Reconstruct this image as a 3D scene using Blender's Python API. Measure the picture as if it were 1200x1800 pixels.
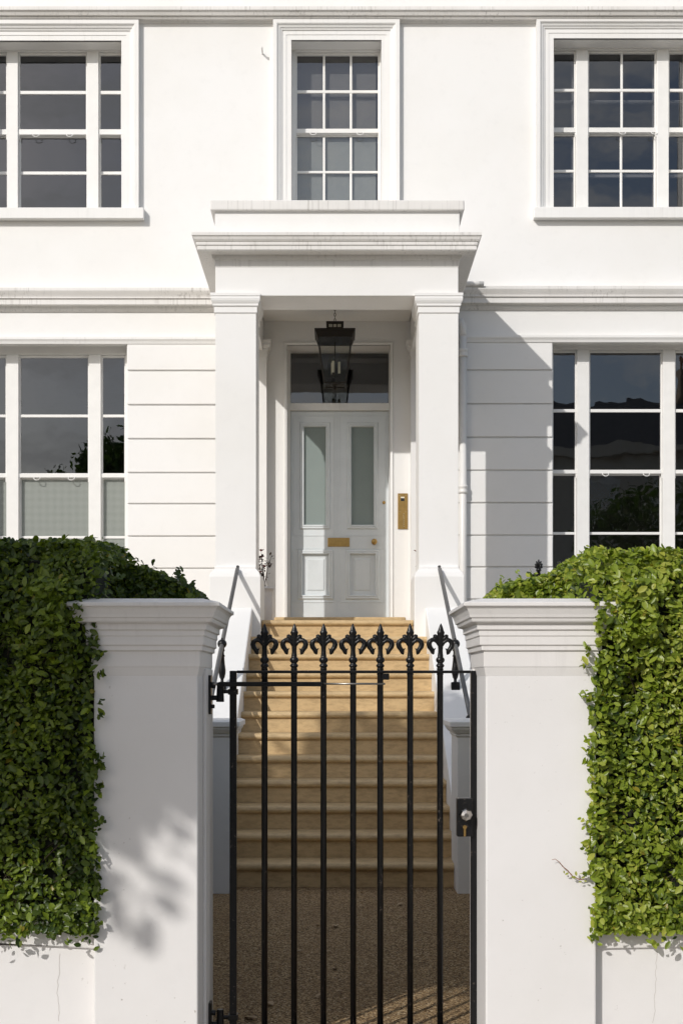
import bpy, bmesh, math, random
import numpy as np
from mathutils import Vector, Matrix

for o in list(bpy.data.objects):
    bpy.data.objects.remove(o)
random.seed(7)
rng = np.random.default_rng(7)
scene = bpy.context.scene
COL = scene.collection

# ------------------------------------------------------------------ camera
EYE = 1.4365
FPX = 2200.0           # focal length in pixels of the 1200x1800 photograph
VX, VY = 593.0, 1200.0  # principal point
cam_d = bpy.data.cameras.new('camera')
cam = bpy.data.objects.new('camera', cam_d)
COL.objects.link(cam)
cam.location = (0, 0, EYE)
cam.rotation_euler = (math.radians(90), 0, 0)
cam_d.sensor_fit = 'VERTICAL'
cam_d.sensor_height = 36.0
cam_d.sensor_width = 24.0
cam_d.lens = FPX / 1800.0 * 36.0
cam_d.shift_x = (600 - VX) / 1800.0
cam_d.shift_y = (VY - 900) / 1800.0
cam_d.clip_start = 0.05
cam_d.clip_end = 2000
scene.camera = cam

# ------------------------------------------------------------------ light
SUN = Vector((0.665, 1.0, -0.685)).normalized()     # direction the light travels
world = bpy.data.worlds.new('World')
scene.world = world
world.use_nodes = True
wn, wl = world.node_tree.nodes, world.node_tree.links
wn.clear()
w_out = wn.new('ShaderNodeOutputWorld')
w_bg = wn.new('ShaderNodeBackground')
w_sky = wn.new('ShaderNodeTexSky')
w_sky.sky_type = 'NISHITA'
w_sky.sun_disc = False
w_sky.sun_elevation = math.asin(-SUN.z)
w_sky.sun_rotation = math.atan2(-SUN.x, -SUN.y)
w_sky.air_density = 1.0
w_sky.dust_density = 1.5
w_tc = wn.new('ShaderNodeTexCoord')
w_map = wn.new('ShaderNodeMapping')
w_map.inputs['Scale'].default_value = (1.0, 1.0, 3.0)
w_no = wn.new('ShaderNodeTexNoise')
w_no.inputs['Scale'].default_value = 6.5
w_no.inputs['Detail'].default_value = 7
w_no.inputs['Roughness'].default_value = 0.58
w_rmp = wn.new('ShaderNodeValToRGB')
w_rmp.color_ramp.elements[0].position = 0.45
w_rmp.color_ramp.elements[1].position = 0.63
w_mix = wn.new('ShaderNodeMixRGB')
w_mix.inputs['Color2'].default_value = (8.0, 7.95, 7.9, 1)
w_mul = wn.new('ShaderNodeMath')
w_mul.operation = 'MULTIPLY'
w_mul.inputs[1].default_value = 0.8
wl.new(w_tc.outputs['Generated'], w_map.inputs['Vector'])
wl.new(w_map.outputs['Vector'], w_no.inputs['Vector'])
wl.new(w_no.outputs['Fac'], w_rmp.inputs['Fac'])
wl.new(w_rmp.outputs['Color'], w_mul.inputs[0])
wl.new(w_mul.outputs[0], w_mix.inputs['Fac'])
wl.new(w_sky.outputs['Color'], w_mix.inputs['Color1'])
wl.new(w_mix.outputs['Color'], w_bg.inputs['Color'])
w_bg.inputs['Strength'].default_value = 0.145
wl.new(w_bg.outputs['Background'], w_out.inputs['Surface'])

sun_d = bpy.data.lights.new('sun', 'SUN')
sun_d.energy = 3.3
sun_d.angle = math.radians(0.53)
sun_d.color = (1.0, 0.968, 0.925)
sun = bpy.data.objects.new('sun', sun_d)
COL.objects.link(sun)
sun.rotation_euler = SUN.to_track_quat('-Z', 'Y').to_euler()
sun.location = (-20, -20, 25)

scene.view_settings.view_transform = 'Standard'
scene.view_settings.look = 'None'
scene.view_settings.exposure = -0.28
scene.view_settings.gamma = 1.0
scene.view_settings.use_curve_mapping = False

# ------------------------------------------------------------------ helpers
def PX(x, Y):
    """world X of photo column x at distance Y"""
    return (x - VX) / FPX * Y

def PZ(y, Y):
    return EYE + (VY - y) / FPX * Y

def link(o, parent=None):
    COL.objects.link(o)
    if parent is not None:
        o.parent = parent
    return o

def tag(o, label=None, cat=None, group=None, kind=None):
    if label: o['label'] = label
    if cat: o['category'] = cat
    if group: o['group'] = group
    if kind: o['kind'] = kind
    return o

def thing(name, label, cat, group=None, loc=(0, 0, 0)):
    o = bpy.data.objects.new(name, None)
    o.empty_display_size = 0.2
    link(o)
    return tag(o, label, cat, group)

def obj(name, bm, mat, parent=None, smooth=False, bevel=0.0, seg=2):
    me = bpy.data.meshes.new(name)
    bmesh.ops.recalc_face_normals(bm, faces=bm.faces)
    bm.to_mesh(me)
    bm.free()
    me.materials.append(mat)
    if smooth:
        me.polygons.foreach_set('use_smooth', [True] * len(me.polygons))
    o = bpy.data.objects.new(name, me)
    link(o, parent)
    if bevel > 0:
        m = o.modifiers.new('bevel', 'BEVEL')
        m.width = bevel
        m.segments = seg
        m.limit_method = 'ANGLE'
        m.angle_limit = math.radians(35)
        m.harden_normals = False
    return o

def share(name, me, parent, matrix=None):
    o = bpy.data.objects.new(name, me)
    link(o, parent)
    if matrix is not None:
        o.matrix_local = matrix
    return o

def BM():
    return bmesh.new()

def box(bm, x0, x1, y0, y1, z0, z1):
    v = [bm.verts.new(p) for p in ((x0, y0, z0), (x1, y0, z0), (x1, y1, z0), (x0, y1, z0),
                                   (x0, y0, z1), (x1, y0, z1), (x1, y1, z1), (x0, y1, z1))]
    for f in ((0, 1, 2, 3), (4, 7, 6, 5), (0, 4, 5, 1), (1, 5, 6, 2), (2, 6, 7, 3), (3, 7, 4, 0)):
        bm.faces.new([v[i] for i in f])
    return bm

def bx(*a):
    return box(BM(), *a)

def prism_x(bm, prof, x0, x1):
    """profile of (y, z) points extruded along X, capped"""
    a = [bm.verts.new((x0, y, z)) for y, z in prof]
    b = [bm.verts.new((x1, y, z)) for y, z in prof]
    n = len(prof)
    for i in range(n):
        j = (i + 1) % n
        bm.faces.new((a[i], a[j], b[j], b[i]))
    bm.faces.new(a[::-1])
    bm.faces.new(b)
    return bm

def mitre_u(bm, prof, x0, x1, y0, yb, cap=True):
    """profile of (outward offset, z) swept round left, front and right sides"""
    rows = []
    for o, z in prof:
        rows.append([bm.verts.new(p) for p in ((x0 - o, yb, z), (x0 - o, y0 - o, z), (x1 + o, y0 - o, z), (x1 + o, yb, z))])
    for r, s in zip(rows, rows[1:]):
        for i in range(3):
            bm.faces.new((r[i], r[i + 1], s[i + 1], s[i]))
    if cap:
        bm.faces.new(rows[0])
        bm.faces.new(rows[-1][::-1])
        bm.faces.new([r[0] for r in rows])
        bm.faces.new([r[3] for r in rows])
    return bm

def mitre_ring(bm, prof, x0, x1, y0, y1):
    rows = []
    for o, z in prof:
        rows.append([bm.verts.new(p) for p in ((x0 - o, y0 - o, z), (x1 + o, y0 - o, z), (x1 + o, y1 + o, z), (x0 - o, y1 + o, z))])
    for r, s in zip(rows, rows[1:]):
        for i in range(4):
            bm.faces.new((r[i], r[(i + 1) % 4], s[(i + 1) % 4], s[i]))
    bm.faces.new(rows[0])
    bm.faces.new(rows[-1])
    return bm

def frame_sweep(bm, prof, x0, x1, z0, z1, yw, bottom=False):
    """profile (offset outward from opening, projection towards viewer) swept round an opening; open at the sill unless bottom"""
    rows = []
    for o, p in prof:
        zb = z0 - o if bottom else z0
        rows.append([bm.verts.new(q) for q in ((x0 - o, yw - p, zb), (x0 - o, yw - p, z1 + o), (x1 + o, yw - p, z1 + o), (x1 + o, yw - p, zb))])
    n = 4 if bottom else 3
    for r, s in zip(rows, rows[1:]):
        for i in range(n):
            bm.faces.new((r[i], r[(i + 1) % 4], s[(i + 1) % 4], s[i]))
    if not bottom:
        bm.faces.new([r[0] for r in rows])
        bm.faces.new([r[3] for r in rows])
    return bm

def lathe(bm, prof, c=(0, 0, 0), seg=16, axis='Z', sy=1.0):
    rows = []
    for r, h in prof:
        row = []
        for i in range(seg):
            t = 2 * math.pi * i / seg
            if axis == 'Z':
                p = (c[0] + r * math.cos(t), c[1] + r * math.sin(t) * sy, c[2] + h)
            elif axis == 'Y':
                p = (c[0] + r * math.cos(t), c[1] + h, c[2] + r * math.sin(t))
            else:
                p = (c[0] + h, c[1] + r * math.cos(t), c[2] + r * math.sin(t))
            row.append(bm.verts.new(p))
        rows.append(row)
    for a, b in zip(rows, rows[1:]):
        for i in range(seg):
            j = (i + 1) % seg
            bm.faces.new((a[i], a[j], b[j], b[i]))
    bm.faces.new(rows[0][::-1])
    bm.faces.new(rows[-1])
    return bm

def tube(bm, pts, rad, seg=8, flat=1.0):
    pts = [Vector(p) for p in pts]
    if not hasattr(rad, '__len__'):
        rad = [rad] * len(pts)
    rows = []
    prev = None
    for i, p in enumerate(pts):
        if i == 0: d = pts[1] - p
        elif i == len(pts) - 1: d = p - pts[i - 1]
        else: d = pts[i + 1] - pts[i - 1]
        d.normalize()
        ref = Vector((0, 1, 0)) if abs(d.y) < 0.9 else Vector((0, 0, 1))
        u = ref - d * ref.dot(d)
        u.normalize()
        w = d.cross(u)
        rows.append([bm.verts.new(p + (u * math.cos(2 * math.pi * k / seg) * flat + w * math.sin(2 * math.pi * k / seg)) * rad[i]) for k in range(seg)])
    for a, b in zip(rows, rows[1:]):
        for i in range(seg):
            j = (i + 1) % seg
            bm.faces.new((a[i], a[j], b[j], b[i]))
    bm.faces.new(rows[0][::-1])
    bm.faces.new(rows[-1])
    return bm

# ------------------------------------------------------------------ materials
def new_mat(name):
    m = bpy.data.materials.new(name)
    m.use_nodes = True
    n, l = m.node_tree.nodes, m.node_tree.links
    b = n['Principled BSDF']
    return m, n, l, b

def coords(n, l, scale=(1, 1, 1)):
    tc = n.new('ShaderNodeNewGeometry')
    mp = n.new('ShaderNodeMapping')
    mp.inputs['Scale'].default_value = scale
    l.new(tc.outputs['Position'], mp.inputs['Vector'])
    return mp.outputs['Vector']

def noise(n, l, vec, scale, detail=4, rough=0.55):
    t = n.new('ShaderNodeTexNoise')
    t.inputs['Scale'].default_value = scale
    t.inputs['Detail'].default_value = detail
    t.inputs['Roughness'].default_value = rough
    l.new(vec, t.inputs['Vector'])
    return t.outputs['Fac']

def ramp(n, l, fac, stops):
    r = n.new('ShaderNodeValToRGB')
    e = r.color_ramp.elements
    while len(e) < len(stops): e.new(0.5)
    for el, (p, c) in zip(e, stops):
        el.position = p
        el.color = c if len(c) == 4 else (*c, 1)
    l.new(fac, r.inputs['Fac'])
    return r.outputs['Color']

def mixc(n, l, fac, a, b, mode='MIX'):
    m = n.new('ShaderNodeMixRGB')
    m.blend_type = mode
    for s, v in (('Fac', fac), ('Color1', a), ('Color2', b)):
        if hasattr(v, 'links') or hasattr(v, 'is_linked'):
            l.new(v, m.inputs[s])
        else:
            m.inputs[s].default_value = v if s == 'Fac' else (*v, 1) if len(v) == 3 else v
    return m.outputs['Color']

def bump(n, l, b, h, strength=0.2, dist=0.01, chain=None):
    bp = n.new('ShaderNodeBump')
    bp.inputs['Strength'].default_value = strength
    bp.inputs['Distance'].default_value = dist
    l.new(h, bp.inputs['Height'])
    if chain is not None:
        l.new(chain, bp.inputs['Normal'])
    l.new(bp.outputs['Normal'], b.inputs['Normal'])
    return bp.outputs['Normal']

def G(v):
    return (v, v, v)

def stucco(name, base, streak=0.0, dirt=0.06, rough=0.55, chips=0.0):
    m, n, l, b = new_mat(name)
    v = coords(n, l)
    big = noise(n, l, v, 0.9, 5, 0.6)
    c = mixc(n, l, ramp(n, l, big, [(0.35, G(0)), (0.75, G(1))]), base, tuple(x * (1 - dirt) * t for x, t in zip(base, (1, 0.995, 0.975))))
    mid = noise(n, l, v, 9, 6, 0.65)
    c = mixc(n, l, ramp(n, l, mid, [(0.55, G(0)), (0.85, G(0.35))]), c, tuple(x * 0.86 for x in base))
    if streak > 0:
        vs = coords(n, l, (38, 38, 1.3))
        s = noise(n, l, vs, 1.0, 5, 0.65)
        patch = noise(n, l, v, 1.7, 3, 0.6)
        mk = n.new('ShaderNodeMath'); mk.operation = 'MULTIPLY'
        l.new(ramp(n, l, s, [(0.52, G(0)), (0.74, G(1))]), mk.inputs[0])
        l.new(ramp(n, l, patch, [(0.40, G(0.1)), (0.62, G(1))]), mk.inputs[1])
        mk2 = n.new('ShaderNodeMath'); mk2.operation = 'MULTIPLY'
        l.new(mk.outputs[0], mk2.inputs[0]); mk2.inputs[1].default_value = streak
        c = mixc(n, l, mk2.outputs[0], c, (0.20, 0.18, 0.155))
    if chips > 0:
        sp = noise(n, l, v, 55, 3, 0.5)
        pt = noise(n, l, v, 2.2, 3, 0.5)
        mk = n.new('ShaderNodeMath'); mk.operation = 'MULTIPLY'
        l.new(ramp(n, l, sp, [(0.70, G(0)), (0.74, G(1))]), mk.inputs[0])
        l.new(ramp(n, l, pt, [(0.48, G(0)), (0.62, G(chips))]), mk.inputs[1])
        c = mixc(n, l, mk.outputs[0], c, (0.33, 0.29, 0.25))
    l.new(c, b.inputs['Base Color'])
    b.inputs['Roughness'].default_value = rough
    fine = noise(n, l, v, 130, 4, 0.6)
    nn = bump(n, l, b, fine, 0.10, 0.003)
    wav = noise(n, l, v, 6.5, 3, 0.5)
    bump(n, l, b, wav, 0.22, 0.010, nn)
    return m

W = (0.81, 0.80, 0.785)
M_wall = stucco('painted_stucco', W, dirt=0.05)
M_trim = stucco('painted_moulding', W, streak=0.16, dirt=0.05)
M_stain = stucco('weathered_moulding', (0.78, 0.76, 0.735), streak=0.65, dirt=0.14)
M_pillar = stucco('pillar_stucco', (0.80, 0.78, 0.768), dirt=0.10, chips=0.7)
M_cap = stucco('pillar_cap_stucco', (0.78, 0.755, 0.735), streak=0.10, dirt=0.08)
M_grey = stucco('stair_wall_paint', (0.81, 0.805, 0.795), dirt=0.06)

def painted(name, base, rough=0.35, bstr=0.05, var=0.06):
    m, n, l, b = new_mat(name)
    v = coords(n, l)
    c = mixc(n, l, ramp(n, l, noise(n, l, v, 7, 5), [(0.35, G(0)), (0.75, G(1))]), base, tuple(x * (1 - var) for x in base))
    l.new(c, b.inputs['Base Color'])
    b.inputs['Roughness'].default_value = rough
    bump(n, l, b, noise(n, l, v, 60, 4), bstr, 0.004)
    return m

M_wood = painted('window_paint', (0.81, 0.80, 0.775), 0.35)
M_door = painted('door_paint', (0.70, 0.735, 0.745), 0.30)
M_pipe = painted('downpipe_paint', (0.77, 0.76, 0.74), 0.4)

def iron(name):
    m, n, l, b = new_mat(name)
    v = coords(n, l)
    sp = noise(n, l, v, 90, 3, 0.6)
    pt = noise(n, l, v, 11, 3, 0.6)
    mk = n.new('ShaderNodeMath'); mk.operation = 'MULTIPLY'
    l.new(ramp(n, l, sp, [(0.62, G(0)), (0.67, G(1))]), mk.inputs[0])
    l.new(ramp(n, l, pt, [(0.52, G(0)), (0.62, G(0.75))]), mk.inputs[1])
    c = mixc(n, l, mk.outputs[0], (0.006, 0.006, 0.0065), (0.16, 0.13, 0.11))
    l.new(c, b.inputs['Base Color'])
    b.inputs['Roughness'].default_value = 0.30
    b.inputs['Specular IOR Level'].default_value = 0.32
    bump(n, l, b, noise(n, l, v, 70, 4, 0.6), 0.35, 0.004)
    return m

M_iron = iron('black_gloss_iron')

def metal(name, col, rough=0.35, met=1.0):
    m, n, l, b = new_mat(name)
    v = coords(n, l)
    c = mixc(n, l, noise(n, l, v, 25, 5), col, tuple(x * 0.6 for x in col))
    l.new(c, b.inputs['Base Color'])
    b.inputs['Metallic'].default_value = met
    b.inputs['Roughness'].default_value = rough
    bump(n, l, b, noise(n, l, v, 80, 3), 0.08, 0.003)
    return m

M_brass = metal('aged_brass', (0.58, 0.37, 0.13), 0.36)
M_steel = metal('worn_steel', (0.40, 0.38, 0.35), 0.35)
M_rail = metal('grey_handrail_paint', (0.16, 0.16, 0.16), 0.4, 0.3)
M_bronze = metal('dark_bronze', (0.028, 0.022, 0.016), 0.42, 0.5)
M_chrome = metal('polished_knob', (0.62, 0.58, 0.54), 0.2)

def plain(name, col, rough=0.6):
    m, n, l, b = new_mat(name)
    v = coords(n, l)
    c = mixc(n, l, noise(n, l, v, 14, 4), col, tuple(x * 0.8 for x in col))
    l.new(c, b.inputs['Base Color'])
    b.inputs['Roughness'].default_value = rough
    return m

M_candle = plain('ivory_candle', (0.80, 0.75, 0.60))
M_button = metal('polished_button', (0.92, 0.80, 0.52), 0.25)
M_dark = plain('room_wall', (0.10, 0.09, 0.08), 0.8)
M_blind_low = plain('frosted_film', (0.155, 0.168, 0.16), 0.6)
M_blind_up = plain('grey_blind', (0.072, 0.069, 0.063), 0.6)
M_inner = plain('inner_sash_paint', (0.10, 0.10, 0.10), 0.6)
M_black = plain('black_slot', (0.012, 0.012, 0.012), 0.5)
M_crack = plain('crack_line', (0.60, 0.555, 0.52), 0.9)
M_groove = plain('joint_shadow_paint', (0.70, 0.68, 0.65), 0.7)

def glass(name, ior=1.52, wave=0.012, tint=(1, 1, 1), rough=0.0):
    m = bpy.data.materials.new(name)
    m.use_nodes = True
    n, l = m.node_tree.nodes, m.node_tree.links
    n.clear()
    out = n.new('ShaderNodeOutputMaterial')
    mx = n.new('ShaderNodeMixShader')
    tr = n.new('ShaderNodeBsdfTransparent'); tr.inputs['Color'].default_value = (*tint, 1)
    gl = n.new('ShaderNodeBsdfGlossy'); gl.inputs['Roughness'].default_value = rough
    gl.inputs['Color'].default_value = (0.95, 0.97, 1.0, 1)
    fr = n.new('ShaderNodeFresnel'); fr.inputs['IOR'].default_value = ior
    v = coords(n, l)
    bp = n.new('ShaderNodeBump'); bp.inputs['Strength'].default_value = wave; bp.inputs['Distance'].default_value = 0.1
    l.new(noise(n, l, v, 3.0, 2, 0.4), bp.inputs['Height'])
    l.new(bp.outputs['Normal'], gl.inputs['Normal'])
    ge = n.new('ShaderNodeNewGeometry')
    om = n.new('ShaderNodeMath'); om.operation = 'SUBTRACT'; om.inputs[0].default_value = 1.0
    l.new(ge.outputs['Backfacing'], om.inputs[1])
    ff = n.new('ShaderNodeMath'); ff.operation = 'MULTIPLY'
    l.new(fr.outputs['Fac'], ff.inputs[0]); l.new(om.outputs[0], ff.inputs[1])
    l.new(ff.outputs[0], mx.inputs['Fac'])
    l.new(tr.outputs[0], mx.inputs[1]); l.new(gl.outputs[0], mx.inputs[2])
    l.new(mx.outputs[0], out.inputs['Surface'])
    return m

M_glass = glass('old_window_glass', 1.95, 0.013)
M_lampglass = glass('lantern_glass', 1.55, 0.02, (0.89, 0.89, 0.87))

def frosted(name, col):
    m, n, l, b = new_mat(name)
    v = coords(n, l)
    c = mixc(n, l, noise(n, l, v, 5, 3), col, tuple(x * 0.9 for x in col))
    l.new(c, b.inputs['Base Color'])
    b.inputs['Roughness'].default_value = 0.55
    b.inputs['Specular IOR Level'].default_value = 0.2
    return m
M_frost = frosted('frosted_door_glass', (0.26, 0.305, 0.29))

def lattice_film():
    m, n, l, b = new_mat('lattice_window_film')
    tc = n.new('ShaderNodeNewGeometry')
    sep = n.new('ShaderNodeSeparateXYZ')
    l.new(tc.outputs['Position'], sep.inputs[0])
    def diag(op):
        a = n.new('ShaderNodeMath'); a.operation = op
        l.new(sep.outputs['X'], a.inputs[0]); l.new(sep.outputs['Z'], a.inputs[1])
        s = n.new('ShaderNodeMath'); s.operation = 'MULTIPLY'; s.inputs[1].default_value = 2 * math.pi / 0.026
        l.new(a.outputs[0], s.inputs[0])
        c = n.new('ShaderNodeMath'); c.operation = 'SINE'
        l.new(s.outputs[0], c.inputs[0])
        return c.outputs[0]
    mx = n.new('ShaderNodeMath'); mx.operation = 'MULTIPLY'
    l.new(diag('ADD'), mx.inputs[0]); l.new(diag('SUBTRACT'), mx.inputs[1])
    f = ramp(n, l, mx.outputs[0], [(0.10, G(0)), (0.32, G(1))])
    c = mixc(n, l, f, (0.36, 0.385, 0.355), (0.05, 0.055, 0.05))
    l.new(c, b.inputs['Base Color'])
    b.inputs['Roughness'].default_value = 0.25
    return m
M_film = lattice_film()

def stone_step():
    m, n, l, b = new_mat('buff_step_paint')
    v = coords(n, l)
    c = ramp(n, l, noise(n, l, v, 2.2, 5, 0.6), [(0.3, (0.60, 0.435, 0.230)), (0.7, (0.52, 0.37, 0.19))])
    st = noise(n, l, coords(n, l, (3, 3, 9)), 4, 6, 0.7)
    c = mixc(n, l, ramp(n, l, st, [(0.44, G(0)), (0.76, G(0.65))]), c, (0.25, 0.165, 0.08))
    l.new(c, b.inputs['Base Color'])
    b.inputs['Roughness'].default_value = 0.5
    bump(n, l, b, noise(n, l, v, 70, 5, 0.6), 0.15, 0.004)
    return m
M_step = stone_step()

def gravel():
    m, n, l, b = new_mat('resin_bound_gravel')
    v = coords(n, l)
    vo = n.new('ShaderNodeTexVoronoi'); vo.inputs['Scale'].default_value = 140
    l.new(v, vo.inputs['Vector'])
    sep = n.new('ShaderNodeSeparateColor')
    l.new(vo.outputs['Color'], sep.inputs[0])
    c = ramp(n, l, sep.outputs[0], [(0.0, (0.04, 0.025, 0.014)), (0.3, (0.18, 0.11, 0.055)), (0.65, (0.35, 0.235, 0.115)), (0.9, (0.52, 0.37, 0.20)), (1.0, (0.66, 0.54, 0.36))])
    big = noise(n, l, v, 1.6, 4)
    c = mixc(n, l, ramp(n, l, big, [(0.35, G(0)), (0.75, G(0.45))]), c, (0.20, 0.125, 0.065))
    l.new(c, b.inputs['Base Color'])
    b.inputs['Roughness'].default_value = 0.8
    b.inputs['Specular IOR Level'].default_value = 0.2
    inv = n.new('ShaderNodeMath'); inv.operation = 'SUBTRACT'; inv.inputs[0].default_value = 1.0
    l.new(vo.outputs['Distance'], inv.inputs[1])
    bump(n, l, b, inv.outputs[0], 0.7, 0.004)
    return m
M_gravel = gravel()

def ground_mat(name, col, sc):
    m, n, l, b = new_mat(name)
    v = coords(n, l)
    c = mixc(n, l, noise(n, l, v, sc, 5, 0.7), col, tuple(x * 0.6 for x in col))
    l.new(c, b.inputs['Base Color'])
    b.inputs['Roughness'].default_value = 0.85
    bump(n, l, b, noise(n, l, v, sc * 4, 4), 0.3, 0.004)
    return m
M_pave = ground_mat('paving_stone', (0.46, 0.42, 0.37), 22)
M_pale = ground_mat('bounce_flagstone', (0.58, 0.54, 0.47), 16)
M_road = ground_mat('asphalt', (0.055, 0.055, 0.056), 40)
M_lawn = ground_mat('garden_soil', (0.10, 0.085, 0.055), 12)

def leaf_mat(name, c0, c1, c2, trans=0.35):
    m = bpy.data.materials.new(name)
    m.use_nodes = True
    n, l = m.node_tree.nodes, m.node_tree.links
    b = n['Principled BSDF']
    at = n.new('ShaderNodeAttribute'); at.attribute_name = 'tone'
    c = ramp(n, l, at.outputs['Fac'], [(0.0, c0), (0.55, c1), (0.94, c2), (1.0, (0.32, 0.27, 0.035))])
    l.new(c, b.inputs['Base Color'])
    b.inputs['Roughness'].default_value = 0.36
    b.inputs['Specular IOR Level'].default_value = 0.45
    tl = n.new('ShaderNodeBsdfTranslucent')
    l.new(mixc(n, l, 1.0, c, (1.2, 1.25, 0.5), 'MULTIPLY'), tl.inputs['Color'])
    mx = n.new('ShaderNodeMixShader'); mx.inputs['Fac'].default_value = trans
    l.new(b.outputs[0], mx.inputs[1]); l.new(tl.outputs[0], mx.inputs[2])
    l.new(mx.outputs[0], n['Material Output'].inputs['Surface'])
    return m
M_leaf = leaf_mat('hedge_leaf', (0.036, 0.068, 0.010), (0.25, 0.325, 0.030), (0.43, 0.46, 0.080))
M_treeleaf = leaf_mat('tree_leaf', (0.03, 0.07, 0.015), (0.06, 0.12, 0.02), (0.09, 0.15, 0.03))
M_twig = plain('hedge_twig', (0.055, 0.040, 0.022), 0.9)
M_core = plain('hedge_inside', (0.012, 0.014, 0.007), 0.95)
M_bark = plain('bark', (0.14, 0.11, 0.08), 0.9)
M_dryleaf = plain('dry_leaf', (0.48, 0.34, 0.20), 0.7)
M_flower = plain('red_petal', (0.20, 0.012, 0.02), 0.6)
M_stem = plain('dark_stem', (0.055, 0.030, 0.022), 0.7)
M_pot = plain('white_pot', (0.72, 0.70, 0.70), 0.4)
M_vine = plain('vine_stem', (0.30, 0.13, 0.07), 0.7)
M_vineleaf = plain('vine_leaf', (0.34, 0.36, 0.06), 0.6)
M_brick = ground_mat('stock_brick', (0.34, 0.25, 0.17), 9)
M_slate = ground_mat('roof_slate', (0.10, 0.105, 0.115), 8)
M_cream = stucco('cream_render', (0.62, 0.57, 0.49), dirt=0.1)
M_terra = plain('chimney_pot', (0.38, 0.17, 0.09), 0.8)

# ------------------------------------------------------------------ setting
def sheet(name, x0, x1, y0, y1, z, mat):
    bm = BM()
    bm.faces.new([bm.verts.new(p) for p in ((x0, y0, z), (x1, y0, z), (x1, y1, z), (x0, y1, z))])
    return tag(obj(name, bm, mat), kind='structure')

sheet('ground', -400, 400, -400, 400, -0.16, M_lawn)
sheet('road', -400, 400, -9.8, -2.9, -0.13, M_road)
tag(obj('pavement', bx(-60, 60, -2.9, 4.70, -0.15, -0.004), M_pave, bevel=0.02), kind='structure')
tag(obj('opposite_pavement', bx(-60, 60, -16.5, -9.8, -0.15, -0.004), M_pave, bevel=0.02), kind='structure')
sheet('path', -1.45, 1.45, 4.72, 14.0, 0.0, M_gravel)
sheet('bounce_paving', -6.2, -1.455, 5.5, 14.0, 0.0, M_pale)  # pale paving added to bounce sunlight onto the shaded facade
sheet('bounce_paving', 1.455, 6.2, 5.5, 14.0, 0.0, M_pale)  # same added bounce surface on the right side

# ------------------------------------------------------------------ the house
YW = 13.80     # facade plane
YF = 14.00     # window frame plane
YD = 14.05     # door plane
house = thing('townhouse', 'white stucco townhouse with columned porch and sash windows', 'house')

def hole(px0, px1, py0, py1, Y):
    return (PX(px0, Y), PX(px1, Y), PZ(py1, Y), PZ(py0, Y))

def wall_holes(bm, x0, x1, z0, z1, holes, y0, y1):
    xs = sorted({x0, x1, *[h[0] for h in holes], *[h[1] for h in holes]})
    zs = sorted({z0, z1, *[h[2] for h in holes], *[h[3] for h in holes]})
    V = {}
    def vert(x, y, z):
        k = (round(x, 5), y, round(z, 5))
        if k not in V: V[k] = bm.verts.new((x, y, z))
        return V[k]
    def inside(x, z):
        return any(h[0] < x < h[1] and h[2] < z < h[3] for h in holes)
    for a, b in zip(xs, xs[1:]):
        for c, d in zip(zs, zs[1:]):
            if inside((a + b) / 2, (c + d) / 2): continue
            for y in (y0, y1):
                bm.faces.new([vert(a, y, c), vert(b, y, c), vert(b, y, d), vert(a, y, d)])
    for h in holes:
        X = [x for x in xs if h[0] <= x <= h[1]]
        Z = [z for z in zs if h[2] <= z <= h[3]]
        for a, b in zip(X, X[1:]):
            for z in (h[2], h[3]):
                bm.faces.new([vert(a, y0, z), vert(b, y0, z), vert(b, y1, z), vert(a, y1, z)])
        for c, d in zip(Z, Z[1:]):
            for x in (h[0], h[1]):
                bm.faces.new([vert(x, y0, c), vert(x, y0, d), vert(x, y1, d), vert(x, y1, c)])
    return bm

H_UL = hole(-29, 214, 72, 369, YW)
H_UR = hole(972, 1214, 68, 368, YW)
H_UC = hole(512, 670, 71, 372, YW)
H_LL = hole(-35, 223.5, 600, 1062, YW)
H_LR = hole(971, 1229, 598, 1055, YW)
H_DR = (PX(504.5, YW), PX(685.5, YW), 2.04, PZ(607, YW))
for h in (H_UL, H_UR): pass
obj('wall', wall_holes(BM(), -6.2, 6.2, -0.1, 9.6, [H_UL, H_UR, H_UC, H_LL, H_LR, H_DR], YW, YW + 0.34), M_wall, house)
bm = BM()
box(bm, -6.2, -5.9, YW + 0.345, 22, -0.1, 9.6); box(bm, 5.9, 6.2, YW + 0.345, 22, -0.1, 9.6)
box(bm, -5.895, 5.895, 21.7, 22, -0.1, 9.6)
obj('outer_wall', bm, M_wall, house)
obj('roof', bx(-6.1, 6.1, YW + 0.36, 21.9, 9.3, 9.5), M_slate, house)
# the rooms behind the glass
bm = BM()
box(bm, -5.89, 5.89, YW + 0.36, 21.6, 5.42, 5.62)
box(bm, -1.35, -1.25, YW + 0.36, 18, -0.1, 9.2); box(bm, 1.25, 1.35, YW + 0.36, 18, -0.1, 9.2)
box(bm, -5.89, 5.89, 18.0, 18.1, -0.1, 9.2)
box(bm, -5.89, 5.89, YW + 0.36, 17.99, 1.9, 2.0)
obj('room_partition', bm, M_dark, house)

# --- main cornice at the top
z0 = PZ(38, YW - 0.13)
zc = lambda y, p: PZ(y, YW - p)
prof = [(YW + 0.05, zc(13, 0.14) + 0.04), (YW - 0.140, zc(13, 0.14) + 0.012), (YW - 0.140, zc(17, 0.14)), (YW - 0.122, zc(20, 0.12)), (YW - 0.105, zc(26, 0.11)),
        (YW - 0.080, zc(28.5, 0.08)), (YW - 0.080, zc(32, 0.08)), (YW - 0.030, zc(36, 0.03)), (YW - 0.018, zc(40, 0.02)), (YW + 0.05, zc(40, 0.02))]
obj('cornice', prism_x(BM(), prof, -6.25, 6.25), M_stain, house)

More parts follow.
